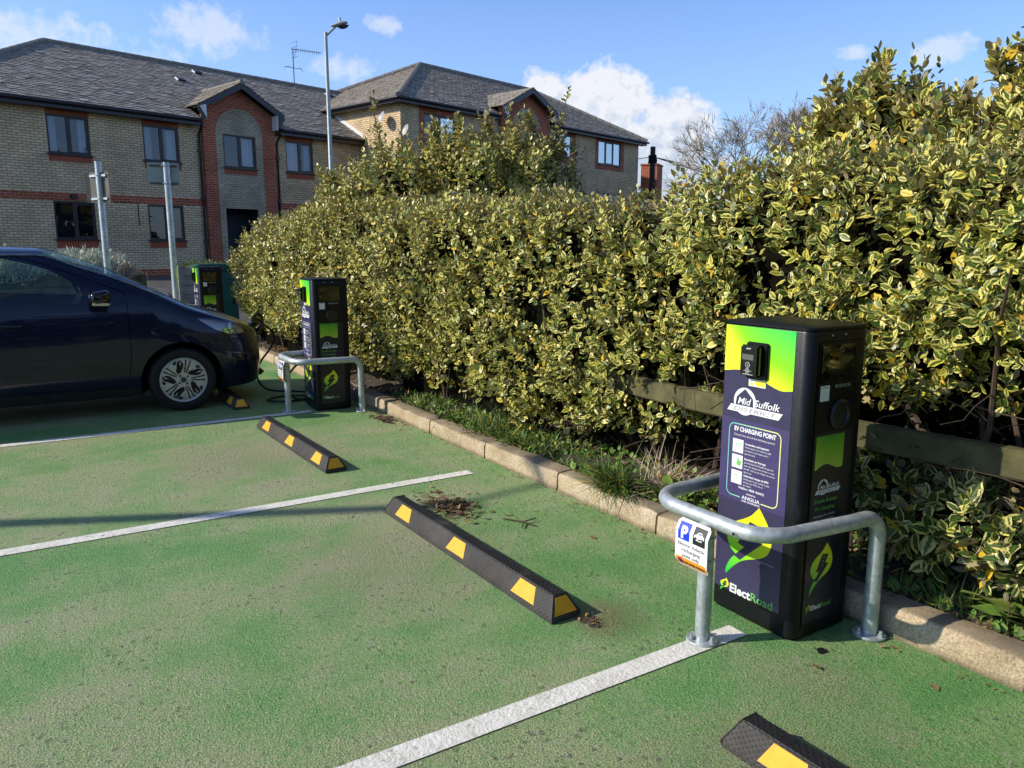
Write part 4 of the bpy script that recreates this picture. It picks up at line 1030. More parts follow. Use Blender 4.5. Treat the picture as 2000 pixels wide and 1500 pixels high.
def window(parent, s0, s1, z0, z1, n, curtains=(), mull=(.5,), top=False, tilt=0):
    b = BB(); y0, y1 = n + .035, n + .085; f = .058
    b.box(s0, s0 + f, y0, y1, z0, z1); b.box(s1 - f, s1, y0, y1, z0, z1); b.box(s0 + f, s1 - f, y0, y1, z0, z0 + f); b.box(s0 + f, s1 - f, y0, y1, z1 - f, z1)
    xs = [s0 + f] + [s0 + (s1 - s0) * m for m in mull] + [s1 - f]
    for x in xs[1:-1]: b.box(x - .045, x + .045, y0 - .004, y1 - .002, z0 + f - .003, z1 - f + .003)
    b.box(s0 - .05, s1 + .05, n - .05, n + .03, z0 - .045, z0 + .003)
    o = b.build('window', 'frame', parent, bevel=.006, bseg=1)
    for k, (a, c) in enumerate(zip(xs[:-1], xs[1:])):
        e = .045 if 0 < k else 0; g = .045 if k < len(xs) - 2 else 0
        b = BB(); b.mi = 0; i = .03 if k % 2 else 0
        if i: # opening sash
            b.box(a + e, a + e + i, y0 + .008, y1 - .01, z0 + f, z1 - f); b.box(c - g - i, c - g, y0 + .008, y1 - .01, z0 + f, z1 - f)
            b.box(a + e + i, c - g - i, y0 + .008, y1 - .01, z0 + f, z0 + f + i); b.box(a + e + i, c - g - i, y0 + .008, y1 - .01, z1 - f - i, z1 - f); b.build('sash', 'frame', o)
        b = BB(); t_ = random.uniform(-.004, .004)
        b.add([(a + e, y1 - .03 + t_, z0 + f), (c - g, y1 - .03 - t_, z0 + f), (c - g, y1 - .03 - t_ + .003, z1 - f), (a + e, y1 - .03 + t_ + .003, z1 - f)], [(0, 1, 2, 3)]); b.build('pane', 'pane', o)
    for (a, c) in curtains:
        b = BB(); N = max(6, int((c - a) / .022)); vs = []
        for i in range(N + 1):
            x = a + (c - a) * i / N; yy = n + .17 + .022 * math.sin(i * 1.35) + .01 * math.sin(i * .6)
            vs += [(x, yy, z0 + .02), (x, yy, z1)]
        b.add(vs, [(2 * i, 2 * i + 2, 2 * i + 3, 2 * i + 1) for i in range(N)]); b.build('curtain', 'curtain', o, smooth='all')
    return o
def tiled(name, quads, parent, tw=.25, course=.15):
    """each roof slope as overlapping slates: quads = (eave0, eave1, ridge1, ridge0)"""
    V, F, Cc = [], [], []
    def addp(pts, c):
        o = len(V); V.extend([(p.x, p.y, p.z - BZ) for p in pts]); Cc.extend([c] * len(pts)); F.append(tuple(range(o, o + len(pts))))
    for q in quads:
        q = [Vector(p) for p in q]; O = q[0]; u = (q[1] - q[0]).normalized(); nn = (q[1] - q[0]).cross(q[3] - q[0])
        if nn.length < 1e-6: nn = (q[1] - q[0]).cross(q[2] - q[0])
        nn.normalize()
        if nn.z < 0: nn = -nn
        v = nn.cross(u)
        if v.z < 0: v = -v
        P2 = [((p - O).dot(u), (p - O).dot(v)) for p in q]
        pp = []
        for p in P2:
            if not pp or math.dist(p, pp[-1]) > 1e-4: pp.append(p)
        if math.dist(pp[0], pp[-1]) < 1e-4: pp.pop()
        A = sum(a[0] * c[1] - a[1] * c[0] for a, c in zip(pp, pp[1:] + pp[:1]))
        if A < 0: pp = pp[::-1]
        addp([O + u * a + v * c for a, c in pp], (.2, .5, .5, 1))
        us = [p[0] for p in pp]; vm = max(p[1] for p in pp); k = 0; vv = 0.0
        while vv < vm:
            x = min(us) - (tw / 2 if k % 2 else 0) - random.random() * .02
            while x < max(us):
                poly = [(x + .004, vv), (x + tw - .004, vv), (x + tw - .004, vv + course * 1.02), (x + .004, vv + course * 1.02)]
                for (a, c) in zip(pp, pp[1:] + pp[:1]):
                    out = []; 
                    side = lambda p: (c[0] - a[0]) * (p[1] - a[1]) - (c[1] - a[1]) * (p[0] - a[0])
                    for i in range(len(poly)):
                        s0, s1 = side(poly[i - 1]), side(poly[i])
                        if (s0 >= 0) != (s1 >= 0):
                            t = s0 / (s0 - s1); out.append((poly[i - 1][0] + (poly[i][0] - poly[i - 1][0]) * t, poly[i - 1][1] + (poly[i][1] - poly[i - 1][1]) * t))
                        if s1 >= 0: out.append(poly[i])
                    poly = out
                    if not poly: break
                if len(poly) > 2:
                    j = random.uniform(0, .010) + (.016 if random.random() < .05 else 0); tl = random.uniform(-.006, .006); col = (random.random(), random.random(), random.random(), 1)
                    top = [O + u * p[0] + v * p[1] + nn * (.026 + j + tl * (p[0] - x) / tw - .017 * (p[1] - vv) / course) for p in poly]
                    addp(top, col)
                    lo = [i for i, p in enumerate(poly) if p[1] < vv + 1e-4]
                    if len(lo) == 2:
                        a, c = top[lo[0]], top[lo[1]]; addp([a, a - nn * (.03 + j), c - nn * (.03 + j), c], (.1, .1, .1, 1))
                x += tw
            vv += course; k += 1
    me = bpy.data.meshes.new(name); me.from_pydata(V, [], F); me.materials.append(MT['slate'])
    ca = me.attributes.new('rnd', 'FLOAT_COLOR', 'POINT'); ca.data.foreach_set('color', np.array(Cc, np.float32).reshape(-1)); me.update()
    o = bpy.data.objects.new(name, me); COL.objects.link(o); o.parent = parent; return o
def ridge(parent, pts, r=.085, name='ridge_tiles'):
    b = BB()
    for a, c in zip(pts[:-1], pts[1:]):
        a, c = Vector(a), Vector(c); L = (c - a).length; n = max(1, int(L / .42))
        for i in range(n): b.tube([a.lerp(c, i / n), a.lerp(c, (i + .98) / n)], [r * 1.06, r * .97], 8)
    return b.build(name, 'slate', parent)
def gutter(parent, pts, r=.055):
    b = BB(); b.tube(pts, r, 10)
    a, c = Vector(pts[0]), Vector(pts[-1]); d = (c - a).normalized(); nrm = Vector((-d.y, d.x, 0))
    return b.build('gutter', 'blackplastic', parent, smooth=True)
def downpipe(parent, s, z1, n, z0=BZ):
    b = BB(); b.tube(fillet([(s, n - .33, z1), (s, n - .33, z1 - .10), (s, n - .06, z1 - .36), (s, n - .06, z0 + .02)], .05, 4), .036, 8)
    for z in (z1 - .9, z1 - 2.4, z1 - 3.8):
        if z > z0: b.box(s - .05, s + .05, n - .10, n, z - .03, z + .03)
    return b.build('downpipe', 'blackplastic', parent, smooth=True)

A = thing('apartment_building', 'buff brick two storey block with red brick arched gable bay, on the left', 'building', (1.105, 26.377, BZ), BR)
UW = [(-.36, .78, 4.19, 5.28), (2.33, 3.47, 4.19, 5.28), (7.36, 8.50, 4.2, 5.28)]
LW = [(-.38, .75, 1.77, 2.86), (2.31, 3.46, 1.75, 2.86), (7.36, 8.50, 1.77, 2.86)]
b = BB(); wall_holes(b, -3.25, 4.25, BZ - .6, 5.62, 0, [w for w in UW[:2] + LW[:2]]); wall_holes(b, 6.8, 10.62, BZ - .6, 5.62, 0, [UW[2], LW[2]])
b.add([(-3.25, 0, BZ - .6), (-3.25, 9.2, BZ - .6), (-3.25, 9.2, 5.62), (-3.25, 0, 5.62)], [(0, 1, 2, 3)]); b.add([(-3.25, 9.2, BZ - .6), (10.6, 9.2, BZ - .6), (10.6, 9.2, 5.62), (-3.25, 9.2, 5.62)], [(0, 1, 2, 3)])
b.build('wall', 'buff', A)
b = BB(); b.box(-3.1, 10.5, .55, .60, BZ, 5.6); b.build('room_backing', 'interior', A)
b = BB(); b.box(-3.256, 4.24, -.008, .004, 2.885, 3.105); b.box(6.86, 10.6, -.008, .004, 2.885, 3.105); b.build('string_course', 'red', A)
b = BB(); b.box(-3.258, 4.24, -.010, .004, BZ - .6, BZ + .24); b.box(6.86, 10.6, -.010, .004, BZ - .6, BZ + .24); b.build('plinth', 'red', A)
for (a, c, d, e) in UW:
    b = BB(); b.box(a - .01, c + .02, -.007, .004, e + .004, 5.50); b.build('brick_lintel', 'redsold', A)
    b = BB(); b.box(a - .01, c + .02, -.007, .004, 3.965, d - .05); b.build('brick_apron', 'redsold', A)
for (a, c, d, e) in LW:
    b = BB(); b.box(a - .01, c + .02, -.007, .004, d - .25, d - .05); b.build('brick_apron', 'redsold', A)
window(A, *UW[0], 0, [(-.28, -.08), (.52, .74)]); window(A, *UW[1], 0, [(2.40, 2.66), (3.12, 3.42)]); window(A, *UW[2], 0, [(7.42, 7.92), (8.2, 8.46)])
for w in LW: window(A, *w, 0)
# arched bay
bn = -.14; s0, s1 = 4.22, 6.84; W3 = (4.90, 6.09, 4.17, 5.26); DR = (4.86, 6.06, BZ, 2.83)
b = BB(); wall_holes(b, s0, s1, BZ - .6, 5.98, bn, [W3, DR, ], .16)
b.add([(s0, bn, 5.98), (s1, bn, 5.98), (5.5, bn, 6.76)], [(0, 1, 2)])
b.add([(s0, bn, BZ - .6), (s0, .02, BZ - .6), (s0, .02, 6.0), (s0, bn, 6.0)], [(0, 1, 2, 3)]); b.add([(s1, bn, BZ - .6), (s1, .02, BZ - .6), (s1, .02, 6.0), (s1, bn, 6.0)], [(0, 1, 2, 3)])
bay = b.build('gable_bay', 'red', A)
b = BB(); wall_holes(b, 4.66, 6.36, BZ, 5.24, bn - .005, [(W3[0], W3[1], W3[2] - .22, W3[3]), DR], .004)
arc_ = [(5.51 + .85 * math.cos(R(a)), 5.24 + .86 * math.sin(R(a))) for a in range(0, 181, 9)]
b.add([(x, bn - .005, z) for x, z in arc_], [tuple(range(len(arc_)))]); b.build('arched_panel', 'buff_light', bay)
b = BB()
for cz, r0, r1, nn in ((5.24, .70, .855, 26), (2.86, .62, .80, 24)):
    for k in range(nn):
        a0, a1 = R(180 * (k + .06) / nn), R(180 * (k + .94) / nn)
        b.add([(5.51 + r * math.cos(a) * (1 if cz > 4 else .97), bn - .009, cz + r * math.sin(a)) for r, a in ((r0, a0), (r1, a0), (r1, a1), (r0, a1))], [(0, 1, 2, 3)])
b.build('brick_arch', 'buffsold', bay)
window(A, *W3, bn, [(5.62, 6.03)])
b = BB(); b.box(W3[0] - .01, W3[1] + .01, bn - .007, bn + .003, 3.955, W3[2] - .05); b.build('brick_apron', 'redsold', A)
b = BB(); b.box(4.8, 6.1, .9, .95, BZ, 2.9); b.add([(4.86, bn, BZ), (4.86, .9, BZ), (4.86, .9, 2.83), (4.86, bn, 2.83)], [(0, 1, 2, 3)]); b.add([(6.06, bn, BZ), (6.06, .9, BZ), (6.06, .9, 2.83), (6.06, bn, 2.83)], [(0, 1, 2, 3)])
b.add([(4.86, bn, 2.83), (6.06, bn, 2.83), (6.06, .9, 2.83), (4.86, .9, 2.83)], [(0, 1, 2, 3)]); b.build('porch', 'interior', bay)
b = BB(); b.box(5.0, 5.95, .84, .89, BZ, 2.7); b.build('door', 'frame', A, bevel=.01)
# roofs
tiled('roof', [((-3.6, -.36, 5.60), (4.08, -.36, 5.60), (4.08, 4.6, 8.24), (1.35, 4.6, 8.24)), ((4.08, .42, 6.015), (6.96, .42, 6.015), (6.96, 4.6, 8.24), (4.08, 4.6, 8.24)), ((6.96, -.36, 5.60), (10.62, -.36, 5.60), (13.6, 4.6, 8.24), (6.96, 4.6, 8.24)), ((-3.6, 9.56, 5.60), (-3.6, -.36, 5.60), (1.35, 4.6, 8.24), (1.35, 4.6, 8.24)), ((13.6, 9.56, 5.60), (-3.6, 9.56, 5.60), (1.35, 4.6, 8.24), (13.6, 4.6, 8.24))], A)
ridge(A, [(-3.6, -.36, 5.64), (1.35, 4.6, 8.28)]); ridge(A, [(1.35, 4.6, 8.28), (14.6, 4.6, 8.28)]); ridge(A, [(-3.6, 9.56, 5.64), (1.35, 4.6, 8.28)])
gx, gp, gw, gz0 = 5.5, 6.90, 1.56, 6.02
tiled('bay_roof', [((gx - gw, .45, gz0), (gx - gw, -.5, gz0), (gx, -.5, gp), (gx, 2.12, gp)), ((gx + gw, -.5, gz0), (gx + gw, .45, gz0), (gx, 2.12, gp), (gx, -.5, gp))], A)
ridge(A, [(gx, -.52, gp + .03), (gx, 2.2, gp + .03)], .07)
b = BB()
for sg in (-1, 1):
    p = lambda k, dz: (gx + sg * gw * k, gz0 + (gp - gz0) * (1 - k) + dz)
    b.prism([p(1, .0), p(0, .0), p(0, -.20), p(1, -.20)], lambda u, v, d: (u, -.50 + d, v), 0, .035)
    b.prism([p(1, -.0), p(.84, -.0), p(.84, -.55), p(.92, -.52)], lambda u, v, d: (u, -.49 + d, v), 0, .03)
    b.prism([p(1, -.06), p(0, -.06), p(0, -.08), p(1, -.08)], lambda u, v, d: (u, -.47 + d, v), 0, .34)
b.build('bargeboard', 'blackplastic', A)
b = BB(); b.prism([(gx - gw + .04, 5.98), (gx - gw + .26, 6.05), (gx - gw + .26, 5.62)], lambda u, v, d: (u, -.52 + d, v), 0, .02); b.build('soffit_return', 'whitepaint', A)
b = BB(); b.box(gx + gw - .30, gx + gw - .27, -.505, -.16, 5.52, 6.0); b.build('soffit_return', 'whitepaint', A)
b = BB(); b.box(-3.6, 4.05, -.36, -.33, 5.40, 5.585); b.box(-3.6, 4.05, -.33, 0, 5.40, 5.42); b.box(6.98, 10.6, -.36, -.33, 5.40, 5.585); b.box(6.98, 10.6, -.33, 0, 5.40, 5.42); b.build('fascia', 'blackplastic', A)
gutter(A, [(-3.62, -.42, 5.55), (4.02, -.42, 5.545)]); gutter(A, [(6.99, -.42, 5.545), (10.55, -.42, 5.55)])
downpipe(A, 4.12, 5.52, 0); downpipe(A, 6.98, 5.52, 0)
for vs_, vn in ((6.3, 4.0), (5.1, 2.9), (12.2, 4.0)):
    z_ = 5.6 + (vn + .36) * .5323; m = Matrix.Translation((vs_, vn, z_ + .03)) @ Matrix.Rotation(R(28), 4, 'X')
    b = BB(); b.box(-.14, .14, -.12, .12, 0, .06, m); vt = b.build('roof_vent', 'blackplastic', A, bevel=.01)
    b = BB(); b.box(-.16, -.135, -.12, .12, .01, .065, m); b.build('vent_flashing', 'whitepaint', vt)
b = BB(); b.box(2.0, 2.02, -.02, 0, 2.2, 2.88); b.box(1.3, 2.0, -.02, 0, 2.87, 2.885); b.build('wall_cable', 'blackplastic', A)
b = BB(); b.box(.10, .26, -.09, 0, 2.93, 3.07); b.build('junction_box', 'frame', A, bevel=.01)
AX = 2.0; b = BB(); b.tube([(8.9, 4.62, 8.2), (8.9, 4.62, 9.72)], .022, 6)
b.tube([(8.8, 4.6, 9.70), (10.05, 4.25, 9.70)], .014, 5)
for k in range(13): b.tube([(8.98 + k * .083, 4.6 - k * .0232, 9.62), (8.98 + k * .083, 4.6 - k * .0232, 9.78)], .008, 4)
for a in (-.3, -.1, .1, .3): b.tube([(8.96, 4.35, 9.70 + a), (8.96, 4.85, 9.70 + a)], .007, 4)
b.tube([(8.96, 4.6, 9.35), (9.1, 4.6, 10.05)], .008, 4)
b.tube([(8.55, 4.7, 8.98), (9.25, 4.5, 8.95)], .012, 4); b.tube([(8.62, 4.5, 8.98), (8.62, 4.9, 8.98)], .01, 4); b.tube([(9.2, 4.4, 8.83), (9.2, 4.6, 9.05)], .01, 4); b.v = [(x + AX, y, z) for x, y, z in b.v]; b.build('tv_aerial', 'dash', A)

Bk = thing('apartment_building', 'taller brick block with hipped slate roof behind the hedge, right of the street lamp', 'building', (11.976, 27.029, BZ), BR)
wA, wB, wC = (9.15, 10.35, 5.60, 6.62), (12.45, 14.40, 5.52, 6.62), (1.15, 2.80, 5.48, 6.50)
BL = [(a, c, d - 2.45, e - 2.45) for a, c, d, e in (wA, wB, wC)]
b = BB(); wall_holes(b, 0, 5.3, BZ - .6, 6.85, 0, [wC, BL[2]]); wall_holes(b, 8.5, 16.0, BZ - .6, 6.85, 0, [wA, wB, BL[0], BL[1]])
for (x0, y0, x1, y1) in ((0, 0, 0, 10.4), (16, 0, 16, 10.4), (0, 10.4, 16, 10.4)): b.add([(x0, y0, BZ - .6), (x1, y1, BZ - .6), (x1, y1, 6.85), (x0, y0, 6.85)], [(0, 1, 2, 3)])
b.build('wall', 'buff', Bk)
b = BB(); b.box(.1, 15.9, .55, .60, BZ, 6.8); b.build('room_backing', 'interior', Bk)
for (a, c, d, e) in (wA, wB, wC):
    b = BB(); wall_holes(b, a - .26, c + .26, d - .25, 6.80, -.007, [(a, c, d, e)], .004); b.build('brick_surround', 'red', Bk)
window(Bk, *wA, 0, [(9.2, 9.6)]); window(Bk, *wB, 0, [(14.0, 14.36)], (.33, .66)); window(Bk, *wC, 0)
for w in BL: window(Bk, *w, 0)
b = BB(); wall_holes(b, 5.3, 8.5, BZ - .6, 7.25, -.14, [(6.3, 7.5, 5.5, 6.5)], .14); b.add([(5.3, -.14, 7.25), (8.5, -.14, 7.25), (6.9, -.14, 8.0)], [(0, 1, 2)])
for x in (5.3, 8.5): b.add([(x, -.14, BZ - .6), (x, .02, BZ - .6), (x, .02, 7.25), (x, -.14, 7.25)], [(0, 1, 2, 3)])
b.build('gable_bay', 'red', Bk); window(Bk, 6.3, 7.5, 5.5, 6.5, -.14)
b = BB(); a2 = [(6.9 + .9 * math.cos(R(a)), 6.6 + .75 * math.sin(R(a))) for a in range(0, 181, 10)]; b.add([(x, -.145, z) for x, z in a2], [tuple(range(len(a2)))]); b.build('arched_panel', 'buff_light', Bk)
tiled('roof', [((-.32, -.32, 6.86), (5.16, -.32, 6.86), (5.5, 5.0, 9.62), (5.5, 5.0, 9.62)), ((5.16, .42, 7.244), (8.74, .42, 7.244), (8.74, 5.0, 9.62), (5.5, 5.0, 9.62)), ((8.74, -.32, 6.86), (16.3, -.32, 6.86), (13.2, 5.0, 9.62), (8.74, 5.0, 9.62)), ((-.32, 10.7, 6.86), (-.32, -.32, 6.86), (5.5, 5.0, 9.62), (5.5, 5.0, 9.62)), ((16.3, -.32, 6.86), (16.3, 10.7, 6.86), (13.2, 5.0, 9.62), (13.2, 5.0, 9.62)), ((16.3, 10.7, 6.86), (-.32, 10.7, 6.86), (5.5, 5.0, 9.62), (13.2, 5.0, 9.62))], Bk)
for p in ([(-.32, -.32, 6.9), (5.5, 5.0, 9.66)], [(5.5, 5.0, 9.66), (13.2, 5.0, 9.66)], [(16.3, -.32, 6.9), (13.2, 5.0, 9.66)], [(-.32, 10.7, 6.9), (5.5, 5.0, 9.66)]): ridge(Bk, p, .11)
gx, gp, gw, gz0 = 6.95, 8.16, 1.9, 7.22
tiled('bay_roof', [((gx - gw, .45, gz0), (gx - gw, -.5, gz0), (gx, -.5, gp), (gx, 2.2, gp)), ((gx + gw, -.5, gz0), (gx + gw, .45, gz0), (gx, 2.2, gp), (gx, -.5, gp))], Bk)
b = BB()
for sg in (-1, 1):
    p = lambda k, dz: (gx + sg * gw * k, gz0 + (gp - gz0) * (1 - k) + dz)
    b.prism([p(1, .0), p(0, .0), p(0, -.22), p(1, -.22)], lambda u, v, d: (u, -.50 + d, v), 0, .035)
    b.prism([p(1, -.0), p(.88, -.0), p(.88, -.6), p(.94, -.58)], lambda u, v, d: (u, -.49 + d, v), 0, .03)
b.build('bargeboard', 'blackplastic', Bk)
b = BB(); b.prism([(gx - gw + .04, 7.16), (gx - gw + .32, 7.22), (gx - gw + .32, 6.85), (gx - gw + .12, 6.9)], lambda u, v, d: (u, -.52 + d, v), 0, .02); b.build('soffit_return', 'whitepaint', Bk)
b = BB(); b.box(-.32, 5.1, -.32, -.29, 6.68, 6.845); b.box(8.8, 16.3, -.32, -.29, 6.68, 6.845); b.box(-.32, 5.1, -.29, 0, 6.68, 6.70); b.box(8.8, 16.3, -.29, 0, 6.68, 6.70); b.box(-.32, -.29, -.29, 10.4, 6.68, 6.845); b.build('fascia', 'blackplastic', Bk)
gutter(Bk, [(-.36, -.38, 6.82), (5.05, -.38, 6.82)]); gutter(Bk, [(8.85, -.38, 6.82), (16.36, -.38, 6.82)]); gutter(Bk, [(-.38, -.36, 6.82), (-.38, 10.5, 6.82)])
downpipe(Bk, 8.75, 6.8, 0)
for x, y, z, r in ((-.28, .75, 6.25, .22), (-.05, -.30, 5.72, .22)):
    b = BB(); m = Matrix.Translation((x, y, z)) @ Matrix.Rotation(R(-105), 4, 'Z') @ Matrix.Rotation(R(70), 4, 'X')
    pr = [(0, .06), (r * .5, .045), (r * .85, .015), (r, 0)]; n = 24; vs = [m @ Vector((q[0] * math.cos(2 * math.pi * k / n), q[0] * math.sin(2 * math.pi * k / n), -q[1])) for k in range(n) for q in pr]
    b.add(vs, [(k * 4 + i, ((k + 1) % n) * 4 + i, ((k + 1) % n) * 4 + i + 1, k * 4 + i + 1) for k in range(n) for i in range(3)])
    b.tube([m @ Vector((0, 0, -.05)), (x + .15, y + .2, z - .05)], .02, 6); b.tube([m @ Vector((0, -r, 0)), m @ Vector((0, -.1, .3))], .012, 5); b.build('satellite_dish', 'dishmat', Bk, smooth=True)
b = BB(); b.prism([(-.3, 5.66), (1.75, 6.75), (1.75, 6.90), (-.3, 5.82)], lambda u, v, d: (-.012 + d, u + 2.5, v), 0, .01); b.build('lead_flashing', 'whitepaint', Bk)

# distant house whose chimney shows over the hedge
H = thing('house', 'red brick chimney of a far house just showing over the hedge', 'house', (28.35, 35.75, .3), R(35))
b = MB(); b.box(-3.4, 3.4, -3, 3, 0, 3.6); b.build('wall', 'red', H)
b = MB(); b.prism([(-3.4, 3.55), (3.4, 3.55), (0, 5.0)], lambda u, v, d: (d, u, v), -3.6, 3.6); b.build('roof', 'slate', H)
b = MB(); b.box(-.66, .66, -3.2, -2.3, 3.0, 5.66); b.box(-.70, .70, -3.24, -2.26, 5.66, 5.74); b.build('chimney', 'red', H)

# ================================================================== STREET FURNITURE
def street_lamp(name, label, loc, hgt, r0, r1, arm_dir, armlen=.62):
    t = thing(name, label, 'street lamp', loc); a = arm_dir
    b = MB(); b.tube([(0, 0, 0), (0, 0, 1.3), (0, 0, 1.32), (0, 0, hgt)], [r0 * 1.25, r0 * 1.25, r0, r1], 14); b.build('column', 'polemat', t, smooth=True)
    b = MB(); b.tube([(0, 0, hgt - .08), (a[0] * armlen * .9, a[1] * armlen * .9, hgt + .14)], .024, 8); b.build('bracket', 'polemat', t, smooth=True)
    m = Matrix.Translation((a[0] * armlen, a[1] * armlen, hgt + .17)) @ Matrix.Rotation(math.atan2(a[1], a[0]), 4, 'Z') @ Matrix.Rotation(R(-14), 4, 'Y')
    b = MB(); prof = [(-.14, .03, .02), (-.08, .05, .035), (.03, .085, .05), (.14, .085, .045), (.22, .045, .025)]; vs = []
    for x, w, h in prof: vs += [m @ Vector((x, w * math.cos(2 * math.pi * k / 12), h * math.sin(2 * math.pi * k / 12))) for k in range(12)]
    b.add(vs, [(i * 12 + k, i * 12 + (k + 1) % 12, (i + 1) * 12 + (k + 1) % 12, (i + 1) * 12 + k) for i in range(4) for k in range(12)] + [tuple(range(12))[::-1], tuple(range(48, 60))])
    hd = b.build('lantern', 'polemat', t, smooth=True)
    b = MB(); b.tube([m @ Vector((.08, 0, .05)), m @ Vector((.08, 0, .13))], .03, 10); b.build('photocell', 'whitepaint', hd)
    b = MB(); vs = [m @ Vector((.12 + .13 * math.cos(2 * math.pi * k / 14), .085 * math.sin(2 * math.pi * k / 14), -.058)) for k in range(14)] + [m @ Vector((.12 + .07 * math.cos(2 * math.pi * k / 14), .05 * math.sin(2 * math.pi * k / 14), -.10)) for k in range(14)]
    b.add(vs, [(k, (k + 1) % 14, 14 + (k + 1) % 14, 14 + k) for k in range(14)] + [tuple(range(14, 28))]); b.build('lamp_bowl', 'dash', hd)
    return t
street_lamp('street_lamp', 'slim grey street lamp rising from behind the hedge in front of the buildings', (6.0, 17.45, .22), 5.97, .055, .036, (.93, -.36), .26)
street_lamp('street_lamp', 'grey street lamp beyond the car throwing the long shadow across the bays', (-6.55, 8.0, 0), 6.0, .085, .062, (.9, .4))

def sign_post(label, loc, hgt, lean, plate):
    t = thing('sign_post', label, 'sign post', loc)
    b = MB(); b.tube([(0, 0, 0), (lean * hgt, 0, hgt)], .045, 16); b.build('pole', 'galv', t, smooth=True)
    return t
p1 = sign_post('galvanised post with a narrow sign seen almost edge on, left of the pair of posts', (.955, 12.66, 0), 2.74, 0, None)
m = Matrix.Translation((-.055, -.0, 2.385)) @ Matrix.Rotation(R(-58), 4, 'Z')
b = MB(); fr = lambda u, v, d: tuple(m @ Vector((u, d + .055 - .5 * max(0, abs(u) - .19), v)))
pl = []
for (u0, u1) in ((-.25, -.19), (-.19, .19), (.19, .25)): b.prism([(u0, -.21), (u1, -.21), (u1, .21), (u0, .21)], fr, 0, .004)
sg_ = b.build('sign_plate', 'signdark', p1)
b = MB()
for z in (-.16, .16): b.prism([(-.17, z - .015), (.17, z - .015), (.17, z + .015), (-.17, z + .015)], lambda u, v, d: tuple(m @ Vector((u, d, v))), .035, .055); b.tube([(.052 * math.cos(a), .052 * math.sin(a), 2.385 + z) for a in [2 * math.pi * k / 16 for k in range(16)]], .006, 6, closed=True)
b.build('clip', 'galv', sg_)
p2 = sign_post('galvanised post carrying the pale rectangular back of a sign, nearer the far charging pedestal', (1.835, 12.57, 0), 2.765, 0, None)
m2 = Matrix.Translation((-.045, 0, 2.60)) @ Matrix.Rotation(R(-9), 4, 'Z')
b = MB(); b.prism([(-.215, -.165), (.205, -.165), (.215, -.155), (.215, .155), (.205, .165), (-.205, .165), (-.215, .155)], lambda u, v, d: tuple(m2 @ Vector((u, .068 + d, v))), 0, .004); sg_ = b.build('sign_plate', 'signback', p2)
b = MB()
for z in (-.13, .12): b.prism([(-.19, z - .012), (.19, z - .012), (.19, z + .012), (-.19, z + .012)], lambda u, v, d: tuple(m2 @ Vector((u, .050 + d, v))), 0, .017)
b.build('channel', 'signdark', sg_)
b = MB()
for z in (-.13, .12): b.tube([(.051 * math.cos(a), .051 * math.sin(a), 2.60 + z) for a in [2 * math.pi * k / 18 for k in range(18)]], .007, 6, closed=True); b.box(-.062, -.048, -.03, .06, 2.594 + z, 2.606 + z)
b.build('clip', 'galv', sg_)

def planter(label, x0, x1, y0, y1, ztop, mat):
    z0 = gz((y0 + y1) / 2) - .08; t = thing('planter', label, 'planter', ((x0 + x1) / 2, (y0 + y1) / 2, z0)); cx, cy = t.location.x, t.location.y; hx, hy, H_ = (x1 - x0) / 2, (y1 - y0) / 2, ztop - z0
    b = MB(); n = max(3, int(H_ / .2)); h = H_ / n
    for k in range(n):
        za, zb = k * h + .004, (k + 1) * h - .004; j = random.uniform(-.006, .006)
        b.box(-hx + .05, hx - .05, -hy + j, -hy + .05, za, zb); b.box(-hx + .05, hx - .05, hy - .05, hy, za, zb); b.box(-hx + j, -hx + .05, -hy, hy, za, zb); b.box(hx - .05, hx + j, -hy, hy, za, zb)
    b.build('side_boards', mat, t, bevel=.008)
    for sx in (-1, 1):
        for sy in (-1, 1):
            b = MB(); b.box(sx * (hx - .04) - .055, sx * (hx - .04) + .055, sy * (hy - .04) - .055, sy * (hy - .04) + .055, 0, H_ + .012); b.build('corner_post', mat, t, bevel=.01)
    b = MB(); b.box(-hx + .05, hx - .05, -hy + .05, hy - .05, H_ - .12, H_ - .09); b.build('earth', 'soil', t)
    return t
planter('long weathered timber planter of lavender behind the car', -2.2, 1.93, 16.9, 18.1, 1.0, 'timber')
planter('pale timber planter between the second sign post and the far charging pedestal', 2.76, 4.3, 18.3, 19.3, 1.12, 'timber_light')
def dome_bush(name, label, c, rad, n, L, mat, group=None, up=.5):
    t = thing(name, label, 'bush', (c[0], c[1], c[2]), 0, group)
    u = rng.random(n) * 6.283; w = rng.random(n) ** .7; rr = np.sqrt(1 - (1 - w) ** 2)
    nrm = np.stack([np.cos(u) * rr, np.sin(u) * rr, 1 - w], 1); lump = 1 + .13 * np.sin(u * 5 + w * 9)
    P = nrm * np.array(rad) * (lump * rng.uniform(.72, 1.0, n))[:, None]; D = nrm + np.array([0, 0, up]) + rng.normal(0, .3, (n, 3))
    LL = L * rng.uniform(.5, 1.1, n); leaf_mesh('foliage', P, D, rng.normal(0, 1, (n, 3)), LL, LL * .13, mat, t, rows=3, wave=0)
    b = MB(); k = 18; vs = [(0, 0, rad[2] * .72)]
    for r_, z_ in ((.5, .62), (.72, .4), (.78, .02)): vs += [(rad[0] * r_ * math.cos(2 * math.pi * i / k), rad[1] * r_ * math.sin(2 * math.pi * i / k), rad[2] * z_) for i in range(k)]
    b.add(vs, [(0, 1 + i, 1 + (i + 1) % k) for i in range(k)] + [(1 + j * k + i, 1 + j * k + (i + 1) % k, 1 + (j + 1) * k + (i + 1) % k, 1 + (j + 1) * k + i) for j in range(2) for i in range(k)]); b.build('woody_base', 'lavender' if mat == 'lavender' else 'dried', t, smooth='all')
    return t
g = 'lavender bushes in the long planter'
